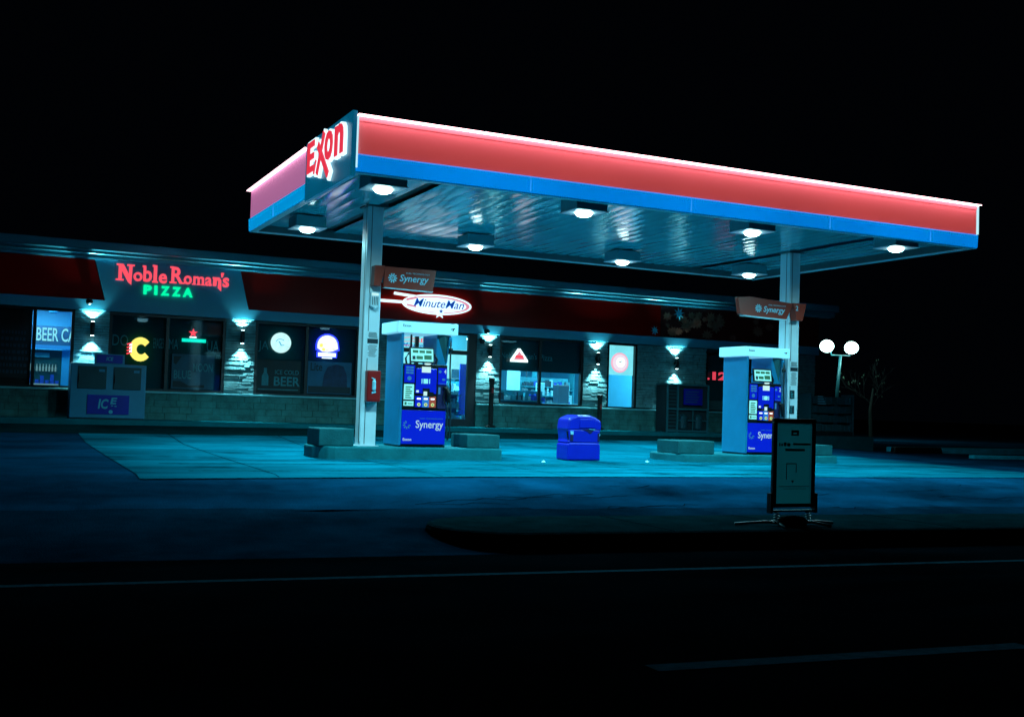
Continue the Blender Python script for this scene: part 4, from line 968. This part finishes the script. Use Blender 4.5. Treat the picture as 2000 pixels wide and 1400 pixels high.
# faint lettering strips on the glass
def strip_text(items, label):
    t = thing('window_lettering', (items[0][1], WY + .02, items[0][3]), label, 'lettering', 'faint lettering strips across the windows')
    g = G()
    for s_, a, c, e, h in items: g.text(s_, a, c, e, h, WY + .12, .0, .003)
    g.build('letters', m_dim, t)
strip_text([('DO', 2.98, 3.36, 2.82, 3.10), ('ERAGES', 3.98, 4.24, 2.80, 3.06), ('MA', 4.37, 4.60, 2.80, 3.06), ('UA', 5.33, 5.64, 2.78, 3.06)], 'faint tall letters across the window with the yellow neon')
strip_text([('JA', 6.68, 6.95, 2.84, 3.14)], 'faint tall letters left of the round disc sign')
strip_text([("Noble Roman's", 13.85, 15.02, 3.02, 3.20), ('Pizza', 15.14, 15.55, 3.0, 3.18)], 'faint lettering across the top of the double window by the triangle neon')
G().box(5.66, 5.68, WY + .022, WY + .028, 2.75, 3.5)
tag(G().box(22.0, 22.6, WY + .10, WY + .105, 2.3, 3.3).build('window_poster', m_poster2), 'blue sheet poster behind the red digits in the right window', 'poster', 'posters in the shop windows')

# ------------------------------------------------------------------ things along the shop wall
t = thing('ice_freezer', (2.85, 29.1, .97), 'pale ice freezer with two dark doors and blue ICE sign at the left', 'ice freezer')
G().box(1.97, 3.72, 28.95, 29.65, .99, 2.32).build('cabinet', m_ice, t, bevel=.02)
G().box(1.99, 3.70, 28.97, 29.63, .97, .99).build('foot', m_black, t)
for a, c in ((2.13, 2.79), (2.95, 3.60)):
    d_ = G().box(a, c, 28.925, 28.948, 1.70, 2.25).build('door', m_icedoor, t, bevel=.01)
    G().box(c - .18, c - .05, 28.918, 28.924, 2.12, 2.18).build('door_label', m_ice, d_)
    G().tube([((a + .03), 28.90, 1.85), ((a + .03), 28.90, 2.05)], .012).build('handle', m_black, d_)
pn = G().box(2.37, 3.34, 28.93, 28.948, 1.09, 1.56).build('front_sign', m_iceblue, t)
g = G().text('IC', 2.62, 2.86, 1.22, 1.46, 28.929, .03, .004, .15).text('E', 2.90, 3.06, 1.34, 1.50, 28.929, .03, .004, .15); g.disc(2.92, 1.15, .05, 28.922, 28.929, 8).stroke((2.92, 1.30), (2.97, 1.30), .02, 28.924, 28.929).stroke((3.0, 1.29), (3.05, 1.29), .02, 28.924, 28.929)
g.build('lettering', m_cream, pn)
pn = G().box(2.55, 3.15, 28.98, 29.05, 2.34, 2.54).build('top_sign', m_iceblue, t)
G().box(2.50, 3.20, 29.0, 29.08, 2.32, 2.56).build('top_sign_frame', m_ice, t)
G().text('ICE', 2.77, 2.93, 2.40, 2.49, 28.979, .02, .004, .15).build('lettering', m_cream, pn)

t = thing('gas_bottle_cage', (19.8, 29.1, .97), 'tall dark metal cage for gas bottles below the right wall lamp', 'cage')
g = G()
for xx in (19.06, 19.43, 20.56): g.box(xx, xx + .05, 28.95, 29.0, .97, 2.46)
for zz in (.99, 1.66, 2.41): g.box(19.11, 20.56, 28.955, 28.995, zz, zz + .05)
for zz in (1.32,): g.box(19.48, 20.56, 28.96, 28.99, zz, zz + .03)
g.box(20.0, 20.03, 28.945, 28.955, 1.04, 1.66)
g.box(19.06, 20.61, 29.0, 29.6, 2.43, 2.46)
g.build('frame', m_cage, t)
G().box(19.08, 20.59, 29.05, 29.6, .98, 2.42).build('inner_box', m_cagein, t)
g = G()
for zz in fr(1.05, 2.35, .11):
    if abs(zz - 1.66) > .06: g.box(19.11, 19.42, 28.97, 28.98, zz, zz + .012)
g.build('side_slats', m_cage, t)
G().box(19.65, 20.35, 28.94, 28.952, 1.82, 2.32).build('notice_board', m_iceblue, t)
g = G()
for k in range(5): g.box(19.72, 20.25 - random.uniform(0, .2), 28.935, 28.94, 1.90 + k * .08, 1.92 + k * .08)
g.build('notice_lines', m_cage, t)
for xx in (19.7, 20.25): G().lathe(xx, 29.02, [(.10, 1.05), (.14, 1.10), (.14, 1.45), (.06, 1.55)], 12).build('gas_bottle', m_icedoor, t)

for x, z1, lb in ((13.38, 2.42, 'tall dark ashtray post before the pier right of the entrance'), (17.0, 2.05, 'short dark ashtray post before the pier left of the narrow window')):
    t = thing('ashtray_post', (x, 29.5, .97), lb, 'ashtray post', 'ashtray posts along the shop wall')
    G().lathe(x, 29.5, [(.16, .975), (.16, 1.0), (.07, 1.05), (.07, z1 - .12), (.085, z1 - .10), (.085, z1 - .02), (.05, z1)], 14).build('post', m_bark, t, smooth=False)
    G().box(x - .03, x + .03, 29.42, 29.43, z1 - .45, z1 - .30).build('post_label', m_sredd, t)
# stack of goods at the right corner
t = thing('goods_display', (25.9, 29.2, .97), 'dim rack of stacked packages at the right end of the shop', 'rack')
g = G(); G().box(24.7, 26.45, 28.95, 29.55, .98, 1.1).build('rack_base', m_cagein, t)
for k in range(4):
    x = 24.75
    while x < 26.35:
        q = random.uniform(.15, .32); g.box(x, min(x + q - .02, 26.42), 28.98, 29.5, 1.11 + k * .30, 1.38 + k * .30 - random.uniform(0, .05)); x += q
g.build('stacked_packages', m_cage, t, bevel=.02)
g = G()
for k in range(4): g.box(24.95, 25.3 - .05 * k, 28.965, 28.975, 2.0 + k * .08, 2.03 + k * .08)
g.build('package_labels', m_towel, t)
for xx in (24.66, 26.46): G().box(xx, xx + .035, 28.95, 29.55, .98, 2.35).build('rack_post', m_cage, t)

# ------------------------------------------------------------------ street lamp and tree at the right
sx, sy = 39.9, 45.0
t = thing('street_lamp', (sx, sy, .5), 'tall lamp post with two glowing heads on a U bracket at the right', 'street lamp')
G().tube([(sx, sy, .5), (sx + .12, sy, 3.0), (sx + .30, sy, 4.75)], [.10, .085, .07], 12).build('pole', m_pole, t, smooth=True)
G().tube([(sx - .35, sy, 5.0), (sx - .33, sy, 4.78), (sx + .93, sy, 4.78), (sx + .95, sy, 5.0)], .035, 8).build('bracket', m_pole, t, smooth=True)
for dx in (-.62, 1.02):
    hd = G().ball((sx + dx, sy, 5.22), .36, .9).build('lamp_head', m_lens2, t, smooth=True)
    lamp('lamp_light', 'POINT', (sx + dx, sy - .5, 5.1), 130, t, col=(.4, 1, .9), size=.2)
G().box(sx - .25, sx + .25, sy - .25, sy + .25, .5, .65).build('footing', m_isl, t)
random.seed(21)
t = thing('bare_tree', (43.3, 46.0, .4), 'thin bare tree with a few dry leaves right of the street lamp', 'tree')
tr = G().tube([(43.3, 46, .4), (43.2, 46, 2.0), (43.4, 46, 3.2)], [.12, .09, .05], 8).build('trunk', m_bark, t)
g = G(); lf = G()
def branch(p, d, r_, L, n):
    p = Vector(p); pts = [p.copy()]
    for k in range(4):
        d = (d + Vector((random.uniform(-.25, .25), random.uniform(-.25, .25), random.uniform(-.15, .2)))).normalized(); p = p + d * L / 4; pts.append(p.copy())
    g.tube(pts, [r_, r_ * .8, r_ * .6, r_ * .5, r_ * .35], 5)
    if random.random() < .12:
        for k in range(2):
            q = pts[-1] + Vector((random.uniform(-.15, .15), random.uniform(-.15, .15), random.uniform(-.15, .1)))
            lf.add([q, q + Vector((.09, .02, .03)), q + Vector((.10, .0, -.05)), q + Vector((.02, -.02, -.06))], [(0, 1, 2, 3)])
    if n:
        for k in range(3):
            branch(pts[random.choice((2, 3, 4))], (d + Vector((random.uniform(-.8, .8), random.uniform(-.5, .5), random.uniform(-.3, .6)))).normalized(), r_ * .6, L * .72, n - 1)
for k in range(4):
    a = k * 1.6; branch((43.3 + random.uniform(-.05, .05), 46, 2.2 + k * .15), Vector((math.cos(a) * .9 - .15, math.sin(a) * .6, .55)).normalized(), .022, 1.0, 3)
g.build('branches', m_bark, t); lf.build('leaves', m_leafd, t)

# wheel stop and litter
t = thing('wheel_stop', (27.5, 27.2, .5), 'dark bar lying before the far kerb at the right', 'wheel stop')
G().prism([(26.5, .50), (28.6, .50), (28.55, .70), (26.55, .70)], 27.1, 27.3).build('bar', m_black, t, bevel=.02)
for i, (x, y, lb) in enumerate(((9.75, 19.05, 'small white scrap of litter left of the blue bin'), (12.3, 19.4, 'small white scrap of litter right of the blue bin'))):
    z = gz(x, y) + .023
    tag(G().add([(x, y, z), (x + .07, y - .01, z + .01), (x + .08, y + .05, z + .03), (x + .01, y + .06, z + .015), (x + .04, y + .02, z + .05)], [(0, 1, 4), (1, 2, 4), (2, 3, 4), (3, 0, 4), (0, 3, 2, 1)]).build('litter', m_letter, loc=(x, y, z)), lb, 'litter', 'scraps of litter')

# ------------------------------------------------------------------ pavement sign in the foreground
t = thing('pavement_sign', (9.38, 11.3, .21), 'black framed pavement poster stand with phone drawing on the kerbed verge', 'poster stand')
X0, X1, Z0, Z1, YS = 9.03, 9.70, .44, 1.56, 11.28
g = G().box(X0, X1, YS, YS + .05, Z1 - .05, Z1).box(X0, X1, YS, YS + .05, Z0, Z0 + .05).box(X0, X0 + .055, YS, YS + .05, Z0 + .05, Z1 - .05).box(X1 - .055, X1, YS, YS + .05, Z0 + .05, Z1 - .05)
fr_ = g.build('frame', m_black, t, bevel=.006)
ps = G().add([(X0 + .05, YS + .013, Z0 + .045), (X1 - .05, YS + .013, Z0 + .045), (X1 - .05, YS + .013, Z1 - .045), (X0 + .05, YS + .013, Z1 - .045)], [(0, 1, 2, 3)]).build('poster', m_aside, t)
yq = YS + .011
g = G().box(9.31, 9.43, yq - .002, yq, 1.385, 1.415).box(9.31, 9.43, yq - .002, yq, 1.345, 1.365).box(9.31, 9.34, yq - .003, yq - .0021, 1.36, 1.39).box(9.40, 9.43, yq - .003, yq - .0021, 1.36, 1.39); g.build('emblem', m_ink, ps)
g = G()
x = 9.12
for wd in (.03, .035, .05, .06): g.box(x, x + wd - .01, yq - .002, yq, 1.21, 1.24 + random.uniform(0, .03)); x += wd + .004
g.box(9.34, 9.62, yq - .002, yq, 1.225, 1.25); g.box(9.22, 9.53, yq - .002, yq, 1.15, 1.18); g.build('headline', m_ink, ps)
g = G().box(9.24, 9.40, yq - .002, yq, .985, .998).box(9.24, 9.252, yq - .002, yq, .79, .985).box(9.392, 9.404, yq - .002, yq, .88, .985).prism([(9.32, .78), (9.37, .78), (9.345, .745)], yq - .002, yq); g.build('phone_drawing', m_ink, ps)
g = G().box(9.13, 9.61, yq - .002, yq, .70, .708).box(9.20, 9.56, yq - .002, yq, .672, .679); g.build('small_print', m_ink, ps)
for xx in (X0 - .035, X1 + .0): G().box(xx, xx + .035, YS - .01, YS + .07, .37, .62).build('side_bracket', m_black, t)
for xx in (9.12, 9.62):
    g = G()
    pts = [(xx + .035 * math.cos(q * .9), 11.31 + .035 * math.sin(q * .9), .27 + q * .0045) for q in range(30)]; g.tube(pts, .007, 5); g.build('spring', m_pole, t)
G().box(9.02, 9.74, YS + .01, YS + .05, .385, .41).build('cross_bar', m_housing, t)
for k, (a, c) in enumerate(((( 9.12, 11.31), (8.62, 11.50)), ((9.12, 11.31), (9.0, 10.98)), ((9.62, 11.31), (10.12, 11.42)), ((9.62, 11.31), (9.75, 11.02)))):
    G().tube([(a[0], a[1], .26), (a[0] + (c[0] - a[0]) * .3, a[1] + (c[1] - a[1]) * .3, .255), (c[0], c[1], .225)], .018, 8).build('foot', m_pole, t, smooth=True)
G().box(9.05, 9.70, 11.26, 11.36, .235, .27).build('base_bar', m_black, t, bevel=.01)
bg_ = G(); bg_.lathe(9.28, 11.2, [(.06, .213), (.17, .23), (.19, .28), (.13, .335), (.03, .35)], 14)
o = tag(bg_.build('sandbag', m_bag, smooth=True, loc=(9.28, 11.2, .213)), 'dark lumpy sandbag lying on the base of the poster stand', 'sandbag')
o.scale = (1.25, .6, 1)

for o in list(bpy.data.objects):
    if '_w' in o: del o['_w']
